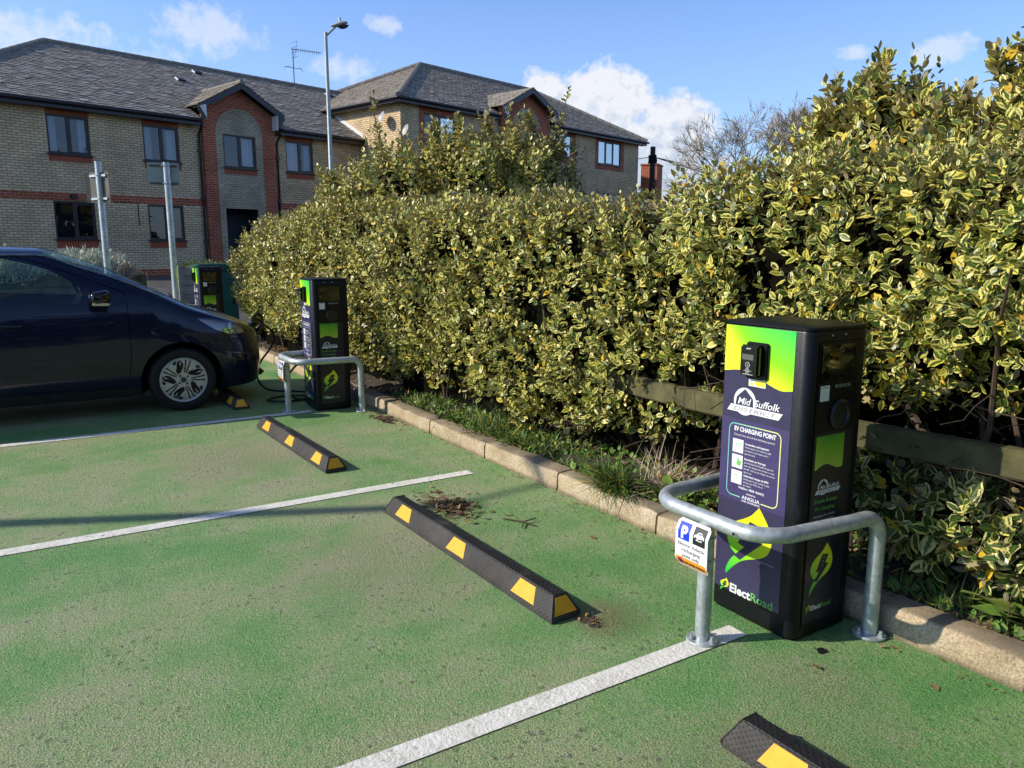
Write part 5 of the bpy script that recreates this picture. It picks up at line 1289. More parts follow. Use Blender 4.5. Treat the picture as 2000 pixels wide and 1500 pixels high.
dome_bush('lavender_bush', 'grey green lavender bush behind the left sign post, biggest one seen over the car', (.95, 17.45, .86), (.82, .6, .60), 5200, .13, 'lavender', g)
dome_bush('lavender_bush', 'dried brownish lavender bush at the right end of the long planter', (1.50, 17.25, .86), (.42, .40, .36), 3000, .10, 'dried', g)
dome_bush('lavender_bush', 'grey green lavender bush seen through the car window', (-.35, 17.4, .86), (.80, .55, .60), 5200, .13, 'lavender', g)
dome_bush('lavender_bush', 'grey green lavender bush at the left edge seen through the car window', (-1.6, 17.4, .86), (.65, .55, .58), 5200, .13, 'lavender', g)
dome_bush('low_shrub', 'low dark green plants on the pale timber planter', (3.35, 18.8, 1.0), (.55, .42, .22), 900, .10, 'weed')
t = thing('utility_cabinet', 'dark green street cabinet with overhanging lid behind the far charging pedestal', 'cabinet', (2.76, 14.55, gz(14.5) - .02))
b = MB(); b.box(-.27, .36, -.22, .30, 0, 1.14); b.build('body', 'teal', t, bevel=.012)
b = MB(); b.box(-.32, .41, -.27, .35, 1.14, 1.235); b.box(-.28, .37, -.23, .31, 1.235, 1.25); b.build('lid', 'teal', t, bevel=.012)
for x0, x1 in ((-.25, .04), (.05, .34)):
    b = MB(); b.box(x0, x1, -.232, -.219, .06, 1.1); d_ = b.build('door', 'teal', t, bevel=.004)
    b = MB(); b.box(x1 - .07, x1 - .04, -.25, -.232, .55, .68); b.build('handle', 'blackplastic', d_, bevel=.004)

# telegraph pole
t = thing('telegraph_pole', 'dark telegraph pole with a cluster of fittings near the chimney', 'pole', (28.0, 31.3, .4))
b = MB(); b.tube([(0, 0, 0), (0, 0, 6.25)], [.17, .13], 10); b.build('pole', 'wood_pole', t, smooth=True)
b = MB()
for k in range(9):
    a = k * .7; b.box(.14 * math.cos(a) - .06, .14 * math.cos(a) + .06, .14 * math.sin(a) - .06, .14 * math.sin(a) + .06, 5.42 + .06 * (k % 4), 5.66 + .06 * (k % 4))
b.tube([(.2 * math.cos(k * .7), .2 * math.sin(k * .7), 5.45 + .05 * (k % 3)) for k in range(9)], .05, 6, closed=True); b.build('junction_cluster', 'seam', t)
b = MB()
for (dx, dy, dz) in ((9, -9, -2.6), (9.5, -8, -1.9), (10, -7.4, -1.3), (10.5, -10, -3.4), (-12, 8, -.6), (-11, 7, -.3)):
    b.tube([(dx * k / 8, dy * k / 8, 5.75 + dz * k / 8 - .5 * math.sin(math.pi * k / 8)) for k in range(9)], .016, 4)
b.build('wires', 'dash', t)

# bare trees
def bare_tree(label, loc, H_, spread, seed, depth=7):
    rr = random.Random(seed); t = thing('bare_tree', label, 'tree', loc, 0, 'bare winter trees beyond the hedge'); tr = MB(); cr = MB()
    def grow(p, d, L, r, lev):
        pts = [p]; q = p; dd = d; n = 4 if lev < 4 else 3
        for i in range(n):
            dd = (dd + Vector((rr.gauss(0, .16), rr.gauss(0, .16), rr.gauss(0, .10) + .05))).normalized(); q = q + dd * L / n; pts.append(q)
        rs = [r * (1 - .4 * i / n) for i in range(n + 1)]
        (tr if lev < 1 else cr).tube(pts, rs, 6 if lev < 3 else 3, caps=False)
        if lev >= depth: return
        k = 3 if lev < 3 else (3 if rr.random() < .78 else 2)
        for i in range(k):
            a = rr.random() * 6.283; s = dd.orthogonal().normalized(); s = Matrix.Rotation(a, 3, dd) @ s
            ang = rr.uniform(.35, .85) * spread
            nd = (dd * math.cos(ang) + s * math.sin(ang)).normalized()
            st = pts[-1] if i < 2 else pts[rr.randint(2, n)]
            grow(st, nd, L * rr.uniform(.66, .86), max(r * .60 * rr.uniform(.8, 1.05), .011), lev + 1)
    grow(Vector((0, 0, 0)), Vector((0, 0, 1)), H_ * .22, H_ * .02, 0)
    tr.build('trunk', 'bark', t, smooth=True, fixn=False); cr.build('branches', 'bark', t, smooth=True, fixn=False); return t
bare_tree('rounded bare tree with crooked twigs over the middle of the hedge', (28.4, 25.2, .4), 9.4, .95, 5)
bare_tree('taller bare tree rising directly behind the tall right hand shrub', (31.2, 22.6, .4), 10.4, .75, 11)
bare_tree('bare tree mostly hidden behind the gap between the two right hand shrubs', (33.8, 19.6, .4), 9.2, .8, 23)

# ================================================================== HEDGE AND SHRUBS
def hx(y): return np.interp(y, [-1, 1, 2.2, 2.9, 3.4, 3.9, 4.4, 4.9, 5.6, 7, 10, 12.5], [3.12, 3.03, 2.97, 2.97, 3.07, 3.06, 2.93, 2.83, 2.82, 2.77, 2.62, 2.52])
def htop(y): return np.interp(y, [-1, 1.7, 2.3, 3.25, 3.8, 4.1, 4.65, 6, 8, 9.66, 10.65, 12.1, 12.9], [2.0, 1.98, 2.0, 1.99, 1.90, 1.88, 1.88, 1.95, 2.03, 2.07, 1.99, 1.86, 1.6])
def hbot(y): return np.interp(y, [-1, 1.0, 2.2, 2.45, 2.85, 3.0, 3.35, 3.6, 4.2, 5, 8, 10, 12.9], [.90, .88, .88, .74, .55, .48, .46, .27, .20, .20, .25, .30, .35])
def hedge_shoots(n):
    y = rng.uniform(-.8, 12.75, n)
    tt = np.linspace(R(-78), R(140), 200); pw = 2 / 3.0
    cx = np.sign(np.cos(tt)) * np.abs(np.cos(tt)) ** pw * .62; sx = np.sign(np.sin(tt)) * np.abs(np.sin(tt)) ** pw * .85
    cl = np.concatenate([[0], np.cumsum(np.hypot(np.diff(cx), np.diff(sx)))]); t = np.interp(rng.random(n) * cl[-1], cl, tt)
    e = np.where(y > 11.5, np.clip(1 - (np.clip(y - 11.5, 0, 2) / 1.3) ** 2.6, 0, 1) ** (1 / 2.6), 1)
    zb, zt = hbot(y), htop(y); a = .62 * (.35 + .65 * e); bb = (zt - zb) / 2 * (.30 + .70 * e); zc = (zb + zt) / 2 - (1 - e) * .12
    lump = 1 + .055 * np.sin(y * 2.1 + t * 1.7) + .05 * np.sin(y * 4.7 - t * 3.1 + 1) + .04 * np.sin(y * 9.1 + t * 5.3) + .03 * np.sin(y * 17 - t * 8)
    c, s = np.cos(t), np.sin(t)
    x = hx(y) + .08 + .62 - a * np.sign(c) * np.abs(c) ** pw * lump; z = zc + bb * np.sign(s) * np.abs(s) ** pw * (1 + (lump - 1) * .6)
    nx = -np.sign(c) * np.abs(c) ** (2 - pw) / a; nz = np.sign(s) * np.abs(s) ** (2 - pw) / bb; ny = np.where(y > 11.5, (1 - e) * 2.2, 0)
    N = norm(np.stack([nx, ny, nz], 1)); P = np.stack([x, y, z], 1)
    hole = np.sin(y * 3.3 + z * 4.1) + np.sin(y * 7.9 - z * 6.3 + 2) + .8 * np.sin(z * 11 + y * 1.7)
    keep = rng.random(n) > np.clip((hole - .75) * .85, 0, .93)
    keep &= ~((y > 3.0) & (y < 3.36) & (z > .58) & (z < .80) & (rng.random(n) < .85))
    return P[keep], N[keep]
hedge = thing('hedge', 'long clipped variegated hedge with yellow edged leaves along the kerb', 'hedge', (3.5, 6, .12))
HL_ = Vector(hedge.location)
def rel(P, o): return P - np.array(o.location)
P, N = hedge_shoots(9200)
up = np.array([0, 0, 1.])
d = N * rng.uniform(.35, .9, (len(P), 1)) + up * rng.uniform(.25, 1.0, (len(P), 1)) + rng.normal(0, .28, P.shape)
L = rng.uniform(.09, .25, len(P))
A_ = shoots(P - norm(d) * (L * .55)[:, None] - N * (rng.random((len(P), 1)) ** 1.6 * .24), d, L, 9, .058, .27, 1.0, N)
leaf_mesh('foliage', rel(A_[0], hedge), *A_[1:], 'leaf', hedge)
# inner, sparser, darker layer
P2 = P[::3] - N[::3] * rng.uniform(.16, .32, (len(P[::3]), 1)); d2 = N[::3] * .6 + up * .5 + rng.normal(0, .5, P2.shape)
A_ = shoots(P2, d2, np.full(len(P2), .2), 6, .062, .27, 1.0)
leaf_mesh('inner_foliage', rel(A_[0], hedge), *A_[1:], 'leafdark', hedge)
# dark core mesh, painting in the shade at the heart of the hedge
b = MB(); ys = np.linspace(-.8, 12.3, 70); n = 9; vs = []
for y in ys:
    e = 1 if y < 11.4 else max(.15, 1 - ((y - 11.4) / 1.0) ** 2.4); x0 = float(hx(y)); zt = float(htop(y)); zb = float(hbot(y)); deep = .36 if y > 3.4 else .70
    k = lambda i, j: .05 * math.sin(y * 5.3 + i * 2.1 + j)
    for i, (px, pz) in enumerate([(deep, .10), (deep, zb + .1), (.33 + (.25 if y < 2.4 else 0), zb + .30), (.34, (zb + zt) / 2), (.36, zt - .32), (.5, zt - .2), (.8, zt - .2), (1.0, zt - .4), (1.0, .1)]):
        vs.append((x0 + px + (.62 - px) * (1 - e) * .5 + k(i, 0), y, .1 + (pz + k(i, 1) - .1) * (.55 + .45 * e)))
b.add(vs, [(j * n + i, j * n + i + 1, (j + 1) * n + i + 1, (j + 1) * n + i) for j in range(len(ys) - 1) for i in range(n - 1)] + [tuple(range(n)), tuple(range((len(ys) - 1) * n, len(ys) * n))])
b.v = [tuple(Vector(p) - HL_) for p in b.v]; b.build('shade_core', 'core', hedge, smooth='all')
b = MB()
for k in range(46):
    y = -.6 + 12.6 * k / 45 + random.uniform(-.12, .12); x = float(hx(y)) + random.uniform(.30, .62)
    p = [Vector((x, y, .08))]; dd = Vector((random.uniform(-.25, .15), random.uniform(-.3, .3), 1))
    for i in range(6): p.append(p[-1] + dd.normalized() * .26); dd += Vector((random.gauss(0, .18), random.gauss(0, .2), .1))
    b.tube(p, [.020 - .0025 * i for i in range(7)], 6)
for k in range(150):   # bare twigs under the skirt and in the hollow
    y = random.uniform(.2, 3.3) if k < 95 else random.uniform(3.3, 11); x = float(hx(y)) + random.uniform(.02, .55); z = random.uniform(.25, 1.2) if k < 95 else random.uniform(.12, .4)
    p = [Vector((x, y, z))]; dd = Vector((random.gauss(-.2, .5), random.gauss(0, .8), random.gauss(.25, .45)))
    for i in range(5): p.append(p[-1] + dd.normalized() * random.uniform(.05, .11)); dd += Vector((random.gauss(0, .25),) * 1 + (random.gauss(0, .3), random.gauss(0, .2)))
    b.tube(p, [.0042 - .0006 * i for i in range(6)], 4)
b.tube(smooth_path([(3.55, .75, .25), (3.38, 1.15, .34), (3.3, 1.45, .42), (3.42, 1.75, .5), (3.55, 2.1, .8)], 5), .022, 7)
b.v = [tuple(Vector(p) - HL_) for p in b.v]; b.build('stems', 'stem', hedge, smooth=True, fixn=False)

def clump(label, name, cat, base, blobs, group=None, Lm=.068, matn='leaf', spires=(), shootlen=(.15, .34), upb=.9, nl=10):
    t = thing(name, label, cat, base, 0, group); PP, DD, LL, NN = [], [], [], []
    for (c, rad, n) in blobs:
        u = rng.random(n) * 6.283; w = rng.uniform(-.75, 1, n); q = np.sqrt(1 - w * w); nr = np.stack([np.cos(u) * q, np.sin(u) * q, w], 1)
        lump = 1 + .16 * np.sin(u * 3 + w * 4) + .1 * np.sin(u * 7 - w * 6)
        hole = np.sin(u * 4 + w * 7) + np.sin(u * 9 - w * 5 + 1)
        k = rng.random(n) > np.clip((hole - .8) * .6, 0, .7)
        PP.append((np.array(c) + nr * np.array(rad) * (lump * rng.uniform(.78, 1.0, n))[:, None])[k]); NN.append(nr[k]); DD.append((nr * rng.uniform(.3, .9, (n, 1)) + up * upb * rng.uniform(.4, 1.2, (n, 1)) + rng.normal(0, .25, (n, 3)))[k]); LL.append(rng.uniform(*shootlen, n)[k])
    stems = []
    for (p, tip, r, n) in spires:      # upright leafy shoots standing out of the top
        p, tip = np.array(p), np.array(tip); f = rng.random(n); ax = tip - p; u = rng.random(n) * 6.283; rr = r * (1 - f * .92) * rng.uniform(.1, 1, n)
        rad = np.stack([np.cos(u), np.sin(u), 0 * u], 1)
        PP.append(p + ax * f[:, None] + rad * rr[:, None]); NN.append(rad); DD.append(rad * .35 + norm(ax)[None] * 1.0 + rng.normal(0, .12, (n, 3))); LL.append(rng.uniform(.10, .2, n)); stems.append((p - ax * .6, tip))
    PP, DD, LL, NN = map(np.concatenate, (PP, DD, LL, NN))
    A = shoots(PP - norm(DD) * (LL * .5)[:, None], DD, LL, nl, Lm, .27, .95, NN)
    leaf_mesh('foliage', rel(A[0], t), *A[1:], matn, t)
    b = MB()
    for (c, rad, n) in blobs:
        for i in range(9): 
            q = Vector(c) + Vector((random.uniform(-.6, .6) * rad[0], random.uniform(-.6, .6) * rad[1], random.uniform(.2, .8) * rad[2])); s0 = Vector((base[0] + random.uniform(-.2, .2), base[1] + random.uniform(-.2, .2), base[2]))
            b.tube(smooth_path([s0, s0.lerp(q, .5) + Vector((random.gauss(0, .05), random.gauss(0, .05), .05)), q], 5), [.022 - .0015 * i for i in range(11)], 5)
    for p, tip in stems: b.tube([tuple(p), tuple(tip)], [.010, .003], 5)
    b.v = [tuple(Vector(p) - Vector(base)) for p in b.v]; b.build('stems', 'stem', t, fixn=False)
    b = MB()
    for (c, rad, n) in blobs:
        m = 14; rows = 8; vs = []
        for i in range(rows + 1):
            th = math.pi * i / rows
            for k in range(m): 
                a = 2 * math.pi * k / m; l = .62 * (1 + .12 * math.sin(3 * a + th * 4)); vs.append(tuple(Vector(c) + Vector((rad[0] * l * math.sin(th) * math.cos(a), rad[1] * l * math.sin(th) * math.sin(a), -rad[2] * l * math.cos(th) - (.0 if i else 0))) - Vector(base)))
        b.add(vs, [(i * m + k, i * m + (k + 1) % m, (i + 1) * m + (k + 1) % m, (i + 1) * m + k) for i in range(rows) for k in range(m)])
    b.build('shade_core', 'core', t, smooth='all'); return t  # dark core mesh, painting in the shade inside the shrub
clump('tall unclipped variegated shrub behind the clipped hedge in front of the taller block', 'shrub', 'shrub', (4.6, 8.6, .15),
      [((4.0, 8.95, 1.80), (1.0, 1.0, .98), 1200), ((4.75, 8.5, 1.90), (.95, 1.0, 1.02), 1500), ((5.30, 8.15, 1.85), (.66, .8, 1.08), 1000), ((3.5, 9.4, 1.55), (.72, .8, .88), 560)], spires=[
      ((3.75, 9.0, 2.4), (3.72, 9.05, 2.82), .2, 20), ((4.3, 8.7, 2.6), (4.28, 8.7, 3.0), .22, 22), ((4.85, 8.4, 2.7), (4.86, 8.42, 3.16), .2, 22), ((5.3, 8.1, 2.6), (5.28, 8.1, 3.14), .2, 24), ((5.6, 8.0, 2.4), (5.62, 7.98, 2.9), .2, 22),
      ((3.3, 9.5, 2.0), (3.28, 9.5, 2.42), .15, 16), ((5.6, 8.0, 2.9), (5.73, 7.93, 3.42), .02, 5), ((3.72, 9.05, 2.8), (3.66, 9.1, 3.36), .02, 5)], Lm=.075)
clump('tall shrub with upright silvery shoots above the hedge, left of the right hand pair', 'shrub', 'shrub', (4.2, 2.78, .15),
      [((4.2, 2.75, 1.93), (.44, .48, .50), 420)], 'silvery shoots above the hedge at the right', .072, spires=[((4.03, 2.98, 2.0), (4.02, 2.98, 2.46), .20, 34), ((4.16, 2.80, 2.05), (4.15, 2.79, 2.57), .20, 38), ((4.26, 2.63, 2.0), (4.27, 2.62, 2.40), .2, 34), ((4.1, 2.9, 2.0), (4.09, 2.9, 2.38), .2, 26), ((4.2, 2.70, 2.0), (4.21, 2.7, 2.40), .2, 26), ((4.3, 2.55, 1.95), (4.33, 2.52, 2.34), .12, 22)])
clump('tall leafy shrub with upright silvery shoots at the right edge of the photo', 'shrub', 'shrub', (4.15, 1.98, .15),
      [((4.15, 1.93, 1.86), (.40, .40, .46), 340)], 'silvery shoots above the hedge at the right', .072, spires=[((4.03, 2.22, 1.9), (4.03, 2.23, 2.30), .12, 24), ((4.1, 2.1, 2.0), (4.10, 2.10, 2.44), .13, 30), ((4.15, 1.99, 2.0), (4.14, 1.99, 2.55), .12, 30), ((4.17, 1.88, 1.95), (4.18, 1.88, 2.50), .13, 30), ((3.95, 2.32, 1.85), (3.93, 2.34, 2.16), .06, 8)])
clump('low leafy branch of large dark leaves right of the nearest charging pedestal', 'low_shrub', 'shrub', (3.4, 1.6, .12),
      [((3.24, 1.62, .40), (.25, .44, .19), 190), ((3.18, 2.02, .45), (.20, .24, .20), 80), ((3.18, 1.25, .37), (.18, .30, .14), 90), ((3.36, .75, .4), (.2, .4, .2), 80)], None, .082, 'leaflow', shootlen=(.08, .18), upb=.15, nl=8)

n = 9000; a = rng.uniform(-38, 46, n); hgt_ = 9.5 + 1.8 * np.sin(a * .33) + 1.2 * np.sin(a * .9 + 1); zz = rng.random(n) ** .8 * hgt_
P = np.stack([a, -25 + rng.normal(0, 1.6, n) + 1.0 * np.sin(a * .5), zz], 1); LL = rng.uniform(.9, 2.0, n)
tag(leaf_mesh('woodland', P, rng.normal(0, 1, (n, 3)), rng.normal(0, 1, (n, 3)), LL, LL * .34, 'wood_leaf', None, rows=3, wave=0), 'belt of trees on the far side of the car park', 'woodland', kind='stuff')

# knee rail running inside the hedge
t = thing('knee_rail', 'low weathered timber rail half hidden inside the hedge', 'fence', (3.26, 3.0, .1))
b = MB(); b.box(-.035, .035, -.06, .06, 0, 1); b.v = []; b.f = []; b.m = []
pts = [Vector((3.30, 4.6, .665)), Vector((3.27, 3.3, .660)), Vector((3.20, 2.1, .695)), Vector((3.24, .9, .725)), Vector((3.28, -.9, .73))]
for a, c in zip(pts[:-1], pts[1:]):
    vs = [tuple(q + Vector((x, 0, z)) - t.location) for q in (a, c) for x, z in ((-.035, -.06), (-.035, .06), (.035, .06), (.035, -.06))]
    b.add(vs, [(0, 1, 5, 4), (1, 2, 6, 5), (2, 3, 7, 6), (3, 0, 4, 7), (0, 1, 2, 3), (4, 5, 6, 7)])
b.build('rail', 'timber', t, bevel=.008)
for y, x in ((4.3, 3.37), (2.35, 3.29), (.2, 3.33)):
    b = MB(); b.box(x - 3.26 - .045, x - 3.26 + .045, y - 3 - .045, y - 3 + .045, -.1, .69); b.build('post', 'timber', t, bevel=.01)

# ================================================================== GROUND PLANTS AND LITTER
def grass_tuft(label, c, n, L, spread, mat='grass', lean=(-.5, 0)):
    t = thing('grass_tuft', label, 'grass', c, 0, 'grass tufts on the kerb')
    P = np.stack([rng.normal(0, spread, n), rng.normal(0, spread * 1.3, n), np.zeros(n)], 1); D = np.stack([rng.normal(lean[0], .5, n), rng.normal(lean[1], .55, n), rng.uniform(.5, 1.4, n)], 1)
    LL = L * rng.uniform(.5, 1.25, n); leaf_mesh('blades', P, D, np.stack([rng.normal(0, .4, n), rng.normal(0, .4, n), np.ones(n)], 1), LL, LL * 0 + .0028, mat, t, rows=7, fold=.4, droop=.75, wave=0, prof=[.7, 1, 1, .9, .5, .05]); return t
grass_tuft('long green grass tuft drooping over the kerb face left of the nearest guard rail', (2.86, 3.42, .125), 330, .24, .045, lean=(-.7, -.1))
grass_tuft('small grass tuft spilling over the kerb joint nearer the hedge middle', (2.89, 4.62, .125), 70, .15, .03)
grass_tuft('bushy grass tuft on the kerb top below the middle of the hedge', (2.98, 5.05, .12), 260, .17, .09, lean=(-.15, 0))
grass_tuft('pale dry grass tuft standing behind the drooping green tuft', (3.10, 3.25, .12), 150, .26, .05, 'dried', lean=(-.2, -.2))
grass_tuft('single grass sprig by the joint of the nearest kerb stones', (3.02, 1.47, .125), 14, .11, .008, lean=(0, 0))
def dock(label, c, n, L, mat='weed'):
    t = thing('broadleaf_weed', label, 'weed', c, 0, 'broadleaf weeds by the kerb'); a = np.arange(n) * 2.4 + rng.normal(0, .2, n)
    D = np.stack([np.cos(a), np.sin(a), rng.uniform(.4, 1.5, n)], 1); LL = L * rng.uniform(.55, 1.15, n)
    leaf_mesh('leaves', rng.normal(0, .012, (n, 3)) * np.array([1, 1, 0]), D, np.tile(up, (n, 1)) - D * .2, LL, LL * .17, mat, t, rows=8, droop=.5, wave=.16, prof=[.15, .4, .9, 1, .7, .06]); return t
dock('broad leaved weed behind the kerb at the far left of the nearest guard rail', (2.97, 3.03, .125), 14, .20)
dock('second broad leaved weed tucked behind the nearest guard rail hoop', (3.0, 2.72, .12), 11, .16)
dock('large broad leaved weed on the bed at the right edge of the photo', (3.10, 1.25, .12), 15, .22)
def scatter(name, label, cat, n, fy, fx, L, mat, upz=(.1, .8), ratio=.35, rows=4, kind='stuff', wave=.1, zoff=.0, droop=.3, struct=False):
    y = fy(n); x = fx(y); z = np.full(n, .125 + zoff) + np.clip((x - np.array([kx(v) for v in y]) - .16) * .10, 0, .05)
    P = np.stack([x, y, z], 1); D = np.stack([rng.normal(0, 1, n), rng.normal(0, 1, n), rng.uniform(*upz, n)], 1); LL = L * rng.uniform(.5, 1.3, n)
    return tag(leaf_mesh(name, P, D, np.tile(up, (n, 1)) + rng.normal(0, .3, (n, 3)), LL, LL * ratio, mat, None, rows=rows, wave=wave, droop=droop), label, cat, kind=kind)
bed = lambda a, c: (lambda y: np.array([kx(v) for v in y]) + .15 + rng.beta(1.0, 1.6, len(y)) * (c - a) + a)
clus = lambda n: np.concatenate([rng.normal(c, s, int(n * w) + 1) for c, s, w in ((6.15, .30, .18), (5.4, .35, .22), (4.7, .4, .15), (3.9, .4, .12), (3.1, .3, .1), (1.4, .45, .23))])[:n]
scatter('ground_cover', 'low green weeds carpeting the bed under the hedge', 'ground cover', 3600, clus, bed(-.02, .5), .042, 'weed', (.2, 1.6), .36)
scatter('grass_cover', 'thin grass growing along the back of the kerb', 'grass', 2600, lambda n: clus(n), bed(-.01, .35), .085, 'grass', (.5, 2.5), .03, 5, droop=.6)
scatter('leaf_litter', 'dry brown leaves lying in the bed under the hedge', 'leaf litter', 2600, lambda n: rng.uniform(.4, 12, n), bed(-.03, .5), .045, 'dryleaf', (-.1, .4), .30)
def pile(name, label, c, n, sx, sy, L=.04, rz=0):
    t = thing(name, label, 'leaf pile', c, R(rz), 'piles of dead leaves')
    p = rng.normal(0, 1, (n, 2)) * np.array([sx, sy]); h = np.exp(-(p[:, 0] / sx) ** 2 / 2 - (p[:, 1] / sy) ** 2 / 2)
    P = np.stack([p[:, 0], p[:, 1], .006 + .022 * h * rng.random(n)], 1); D = np.stack([rng.normal(0, 1, n), rng.normal(0, 1, n), rng.uniform(-.15, .35, n)], 1); LL = L * rng.uniform(.35, 1.25, n)
    leaf_mesh('dead_leaves', P, D, np.tile(up, (n, 1)) + rng.normal(0, .35, (n, 3)), LL, LL * rng.uniform(.1, .36, n), 'dryleaf', t, rows=4, wave=.15)
    b = MB(); k = 26; pr = [1.0 + .25 * math.sin(3 * i * .24 + 1) + .18 * math.sin(7 * i * .24) for i in range(k)]; vs = [(0, 0, .012)]
    for f, z in ((.7, .008), (1.15, .003)): vs += [(sx * f * pr[i] * math.cos(2 * math.pi * i / k), sy * f * pr[i] * math.sin(2 * math.pi * i / k), z) for i in range(k)]
    b.add(vs, [(0, 1 + i, 1 + (i + 1) % k) for i in range(k)] + [(1 + i, 1 + k + i, 1 + k + (i + 1) % k, 1 + (i + 1) % k) for i in range(k)]); b.build('leaf_mould', 'soil', t); return t
pile('leaf_pile', 'pile of dead leaves behind the far end of the middle wheel stop', (2.03, 3.98, 0), 360, .075, .13)
pile('leaf_pile', 'dead leaves gathered at the kerb foot by the farther guard rail', (2.62, 6.45, 0), 110, .06, .16)
pile('leaf_pile', 'few dead leaves caught between the nearest pedestal and the kerb', (2.83, 1.90, 0), 60, .02, .10)
pile('leaf_pile', 'few dead leaves at the near end of the middle wheel stop', (1.86, 2.38, 0), 40, .03, .045, .022)
def loose(label, pts, mat, L=.03):
    for (x, y), l in zip(pts, label):
        t = thing('fallen_leaf', l, 'leaf', (x, y, .004), random.uniform(0, 6)); n = 1
        leaf_mesh('blade', np.zeros((1, 3)), np.array([[1., 0, .12]]), np.array([[0, .1, 1.]]), np.array([L]), np.array([L * .26]), mat, t, rows=5)
loose(['pale scrap lying on the green surface below the nearest pedestal', 'dry leaf below the kerb right of the nearest pedestal', 'small dry leaf beside the middle bay kerb'], [(2.368, 1.67), (2.62, 1.36), (2.46, 3.10)], 'dryleaf', .05)
n = 260; y = rng.uniform(-.5, 9, n); x = np.array([kx(v) for v in y]) - np.abs(rng.normal(0, .07, n)) - .01
LL = .022 * rng.uniform(.4, 1.5, n); tag(leaf_mesh('litter', np.stack([x, y, np.full(n, .006)], 1), np.stack([rng.normal(0, 1, n), rng.normal(0, 1, n), rng.uniform(0, .3, n)], 1), np.tile(up, (n, 1)) + rng.normal(0, .2, (n, 3)), LL, LL * .25, 'dryleaf', None, rows=4), 'scattered leaf crumbs along the foot of the kerb', 'leaf litter', kind='stuff')
for name, lab, loc, r, m in (('tar_spot', 'dark round tar spot on the ground in front of the nearest pedestal', (2.481, 1.714, .0035), .028, 'textblack'), ('paper_scrap', 'white paper scrap beside the lowest wheel stop', (1.735, 1.40, .006), .02, 'white')):
    b = MB(); k = 14; rr = [r * random.uniform(.7, 1.15) for _ in range(k)]
    b.add([(0, 0, .003)] + [(rr[i] * math.cos(2 * math.pi * i / k), .75 * rr[i] * math.sin(2 * math.pi * i / k), random.uniform(0, .0015 if m != 'white' else .015)) for i in range(k)], [(0, 1 + i, 1 + (i + 1) % k) for i in range(k)]); o = b.build(name, m); o.location = loc; tag(o, lab, name.split('_')[1])
b = MB()
for p in ([(2.19, 3.62, .006), (2.25, 3.50, .015), (2.28, 3.42, .008)], [(2.25, 3.50, .015), (2.33, 3.50, .02)], [(2.25, 3.5, .015), (2.20, 3.44, .01)]): b.tube(p, .004, 5)
tag(b.build('twig', 'stem'), 'forked twig lying on the green surface near the kerb', 'twig')

# ================================================================== SKY, SUN, CAMERA
AZ = R(-65.0); EL = R(32)
w = bpy.data.worlds.new('World'); scn.world = w; w.use_nodes = True; nt = w.node_tree; nt.nodes.clear()
class WT(NT):
    def __init__(s): s.t = nt; s.out = nt.nodes.new('ShaderNodeOutputWorld')
t = WT(); v = t.co('Generated'); s = t.n('ShaderNodeSeparateXYZ', Vector=v)
sky = nt.nodes.new('ShaderNodeTexSky'); sky.sky_type = 'NISHITA'; sky.sun_disc = False; sky.sun_elevation = EL; sky.sun_rotation = AZ; sky.air_density = 1.0; sky.dust_density = .6; sky.ozone_density = 1.6
az = t.math('MULTIPLY', t.math('ARCTAN2', s.outputs[0], s.outputs[1]), 180 / math.pi); el = t.math('MULTIPLY', t.math('ARCSINE', s.outputs[2]), 180 / math.pi)
cb = t.n('ShaderNodeCombineXYZ'); t.set(cb, 0, az); t.set(cb, 1, el)
nz = t.noise(cb.outputs[0], .30, 8, .58, .25); nz2 = t.noise(cb.outputs[0], .95, 7, .6, .2); wisp = t.noise(cb.outputs[0], .16, 7, .6, .8)
def blob(a0, e0, wa, we):
    d2 = t.math('ADD', t.math('POWER', t.math('DIVIDE', t.math('SUBTRACT', az, a0), wa), 2.0), t.math('POWER', t.math('DIVIDE', t.math('SUBTRACT', el, e0), we), 2.0))
    return t.math('SUBTRACT', 1.0, d2)
def mx(a, c): return t.math('MAXIMUM', a, c)
body = mx(mx(blob(34.6, 8.6, 4.2, 3.7), blob(38.5, 9.0, 4.4, 3.8)), mx(blob(42.6, 7.6, 4.2, 3.4), blob(39, 4.5, 9, 4.0)))
dens = t.math('ADD', body, t.math('MULTIPLY', t.math('SUBTRACT', nz, .5), 2.3)); dens = t.math('ADD', dens, t.math('MULTIPLY', t.math('SUBTRACT', nz2, .5), 1.1))
k1 = t.ramp(dens, [(.12, 0), (.55, .93)])
b2 = mx(mx(blob(11.3, 13.6, 4.4, 1.9), blob(8.0, 11.6, 2.8, 1.7)), mx(mx(blob(22.9, 14.7, 1.5, .9), blob(59.3, 12.0, 2.6, 1.2)), blob(1.0, 12.3, 6.5, 2.0)))
b2 = mx(b2, mx(blob(20, 12.0, 4, 1.2), blob(54.5, 12.2, 1.6, .7)))
d2 = t.math('ADD', b2, t.math('MULTIPLY', t.math('SUBTRACT', t.math('ADD', t.math('MULTIPLY', nz, .5), t.math('MULTIPLY', nz2, .5)), .5), 4.2))
k2 = t.ramp(d2, [(.3, 0), (1.6, .55)])
far = t.math('MULTIPLY', t.ramp(wisp, [(.50, 0), (.70, .5)]), t.ramp(t.math('DIVIDE', el, 90), [(.02, 1), (.5, .35)]))   # thin cloud all round
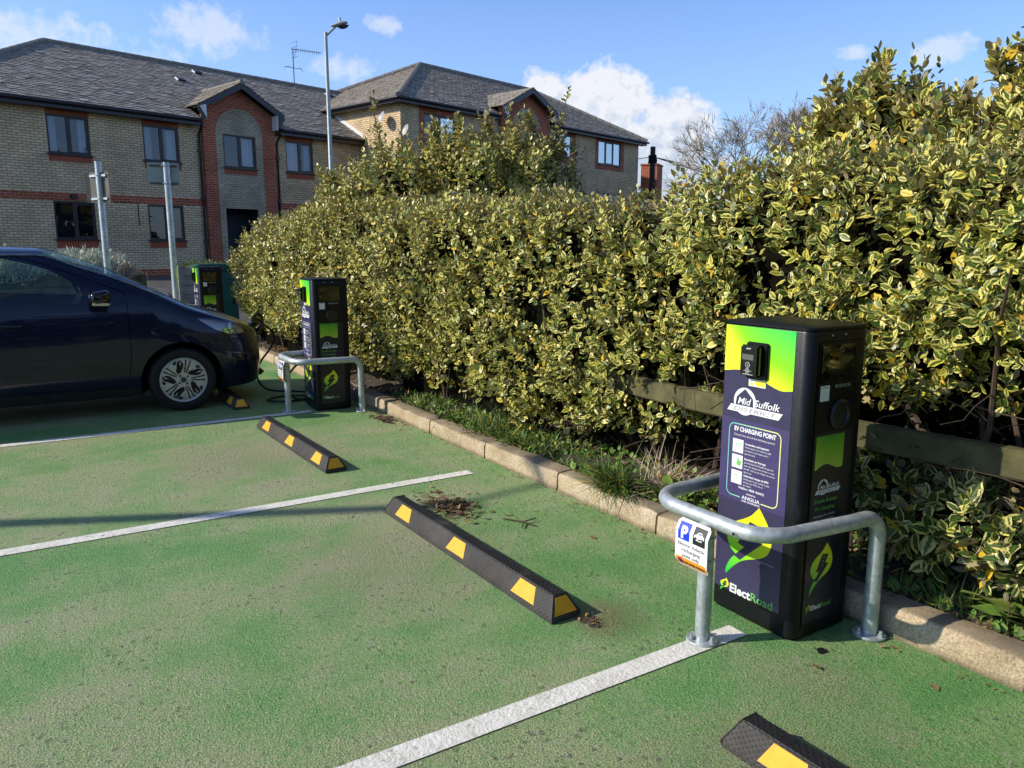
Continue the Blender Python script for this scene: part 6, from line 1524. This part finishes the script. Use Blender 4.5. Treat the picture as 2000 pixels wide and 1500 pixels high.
away = t.ramp(t.math('ABSOLUTE', t.math('DIVIDE', t.math('SUBTRACT', az, 30), 180)), [(.24, 0), (.34, 1)])
k3 = t.math('MULTIPLY', far, away)
skyc = t.mix(1, sky.outputs[0], t.ramp(t.math('DIVIDE', el, 90), [(.2, (.128, .160, .228)), (.55, (.074, .092, .128))]), 'MULTIPLY')
skyc = t.mix(t.ramp(t.math('DIVIDE', el, 90), [(.0, .52), (.11, .28), (.2, .06), (.6, .0)]), skyc, (.54, .75, 1.0))
shade = t.ramp(t.math('ADD', t.math('MULTIPLY', t.math('SUBTRACT', el, 4), .07), t.math('MULTIPLY', t.math('SUBTRACT', nz2, .5), 1.6)), [(.05, (.60, .68, .82)), (.45, (.92, .93, .97))])
skyc = t.mix(k3, skyc, (.85, .87, .92)); skyc = t.mix(k2, skyc, (.88, .91, .97)); skyc = t.mix(k1, skyc, shade)
skyc = t.mix(1, skyc, (8, 8, 8), 'MULTIPLY'); bg = t.n('ShaderNodeBackground', Color=skyc, Strength=.125); nt.links.new(bg.outputs[0], t.out.inputs[0])

sd = bpy.data.lights.new('sun', 'SUN'); sd.energy = 5.0; sd.angle = R(.55); sd.color = (1.0, .92, .78)
so = bpy.data.objects.new('sun', sd); COL.objects.link(so)
to_sun = Vector((math.sin(AZ) * math.cos(EL), math.cos(AZ) * math.cos(EL), math.sin(EL))); so.rotation_euler = to_sun.to_track_quat('Z', 'Y').to_euler(); so.location = to_sun * 60

cd = bpy.data.cameras.new('camera'); cam = bpy.data.objects.new('camera', cd); COL.objects.link(cam); scn.camera = cam
cd.sensor_width = 36; cd.lens = 36 * 1502 / 2000; cd.clip_start = .05; cd.clip_end = 3000
cam.location = (0, 0, 1.55); cam.rotation_euler = (R(90) - math.atan(268 / 1502), 0, R(-31.8))
scn.view_settings.view_transform = 'Standard'; scn.view_settings.look = 'None'; scn.view_settings.exposure = 0; scn.view_settings.gamma = 1
scn.cycles.max_bounces = 6; scn.cycles.transparent_max_bounces = 10; scn.cycles.use_denoising = True; scn.cycles.caustics_reflective = False; scn.cycles.caustics_refractive = False
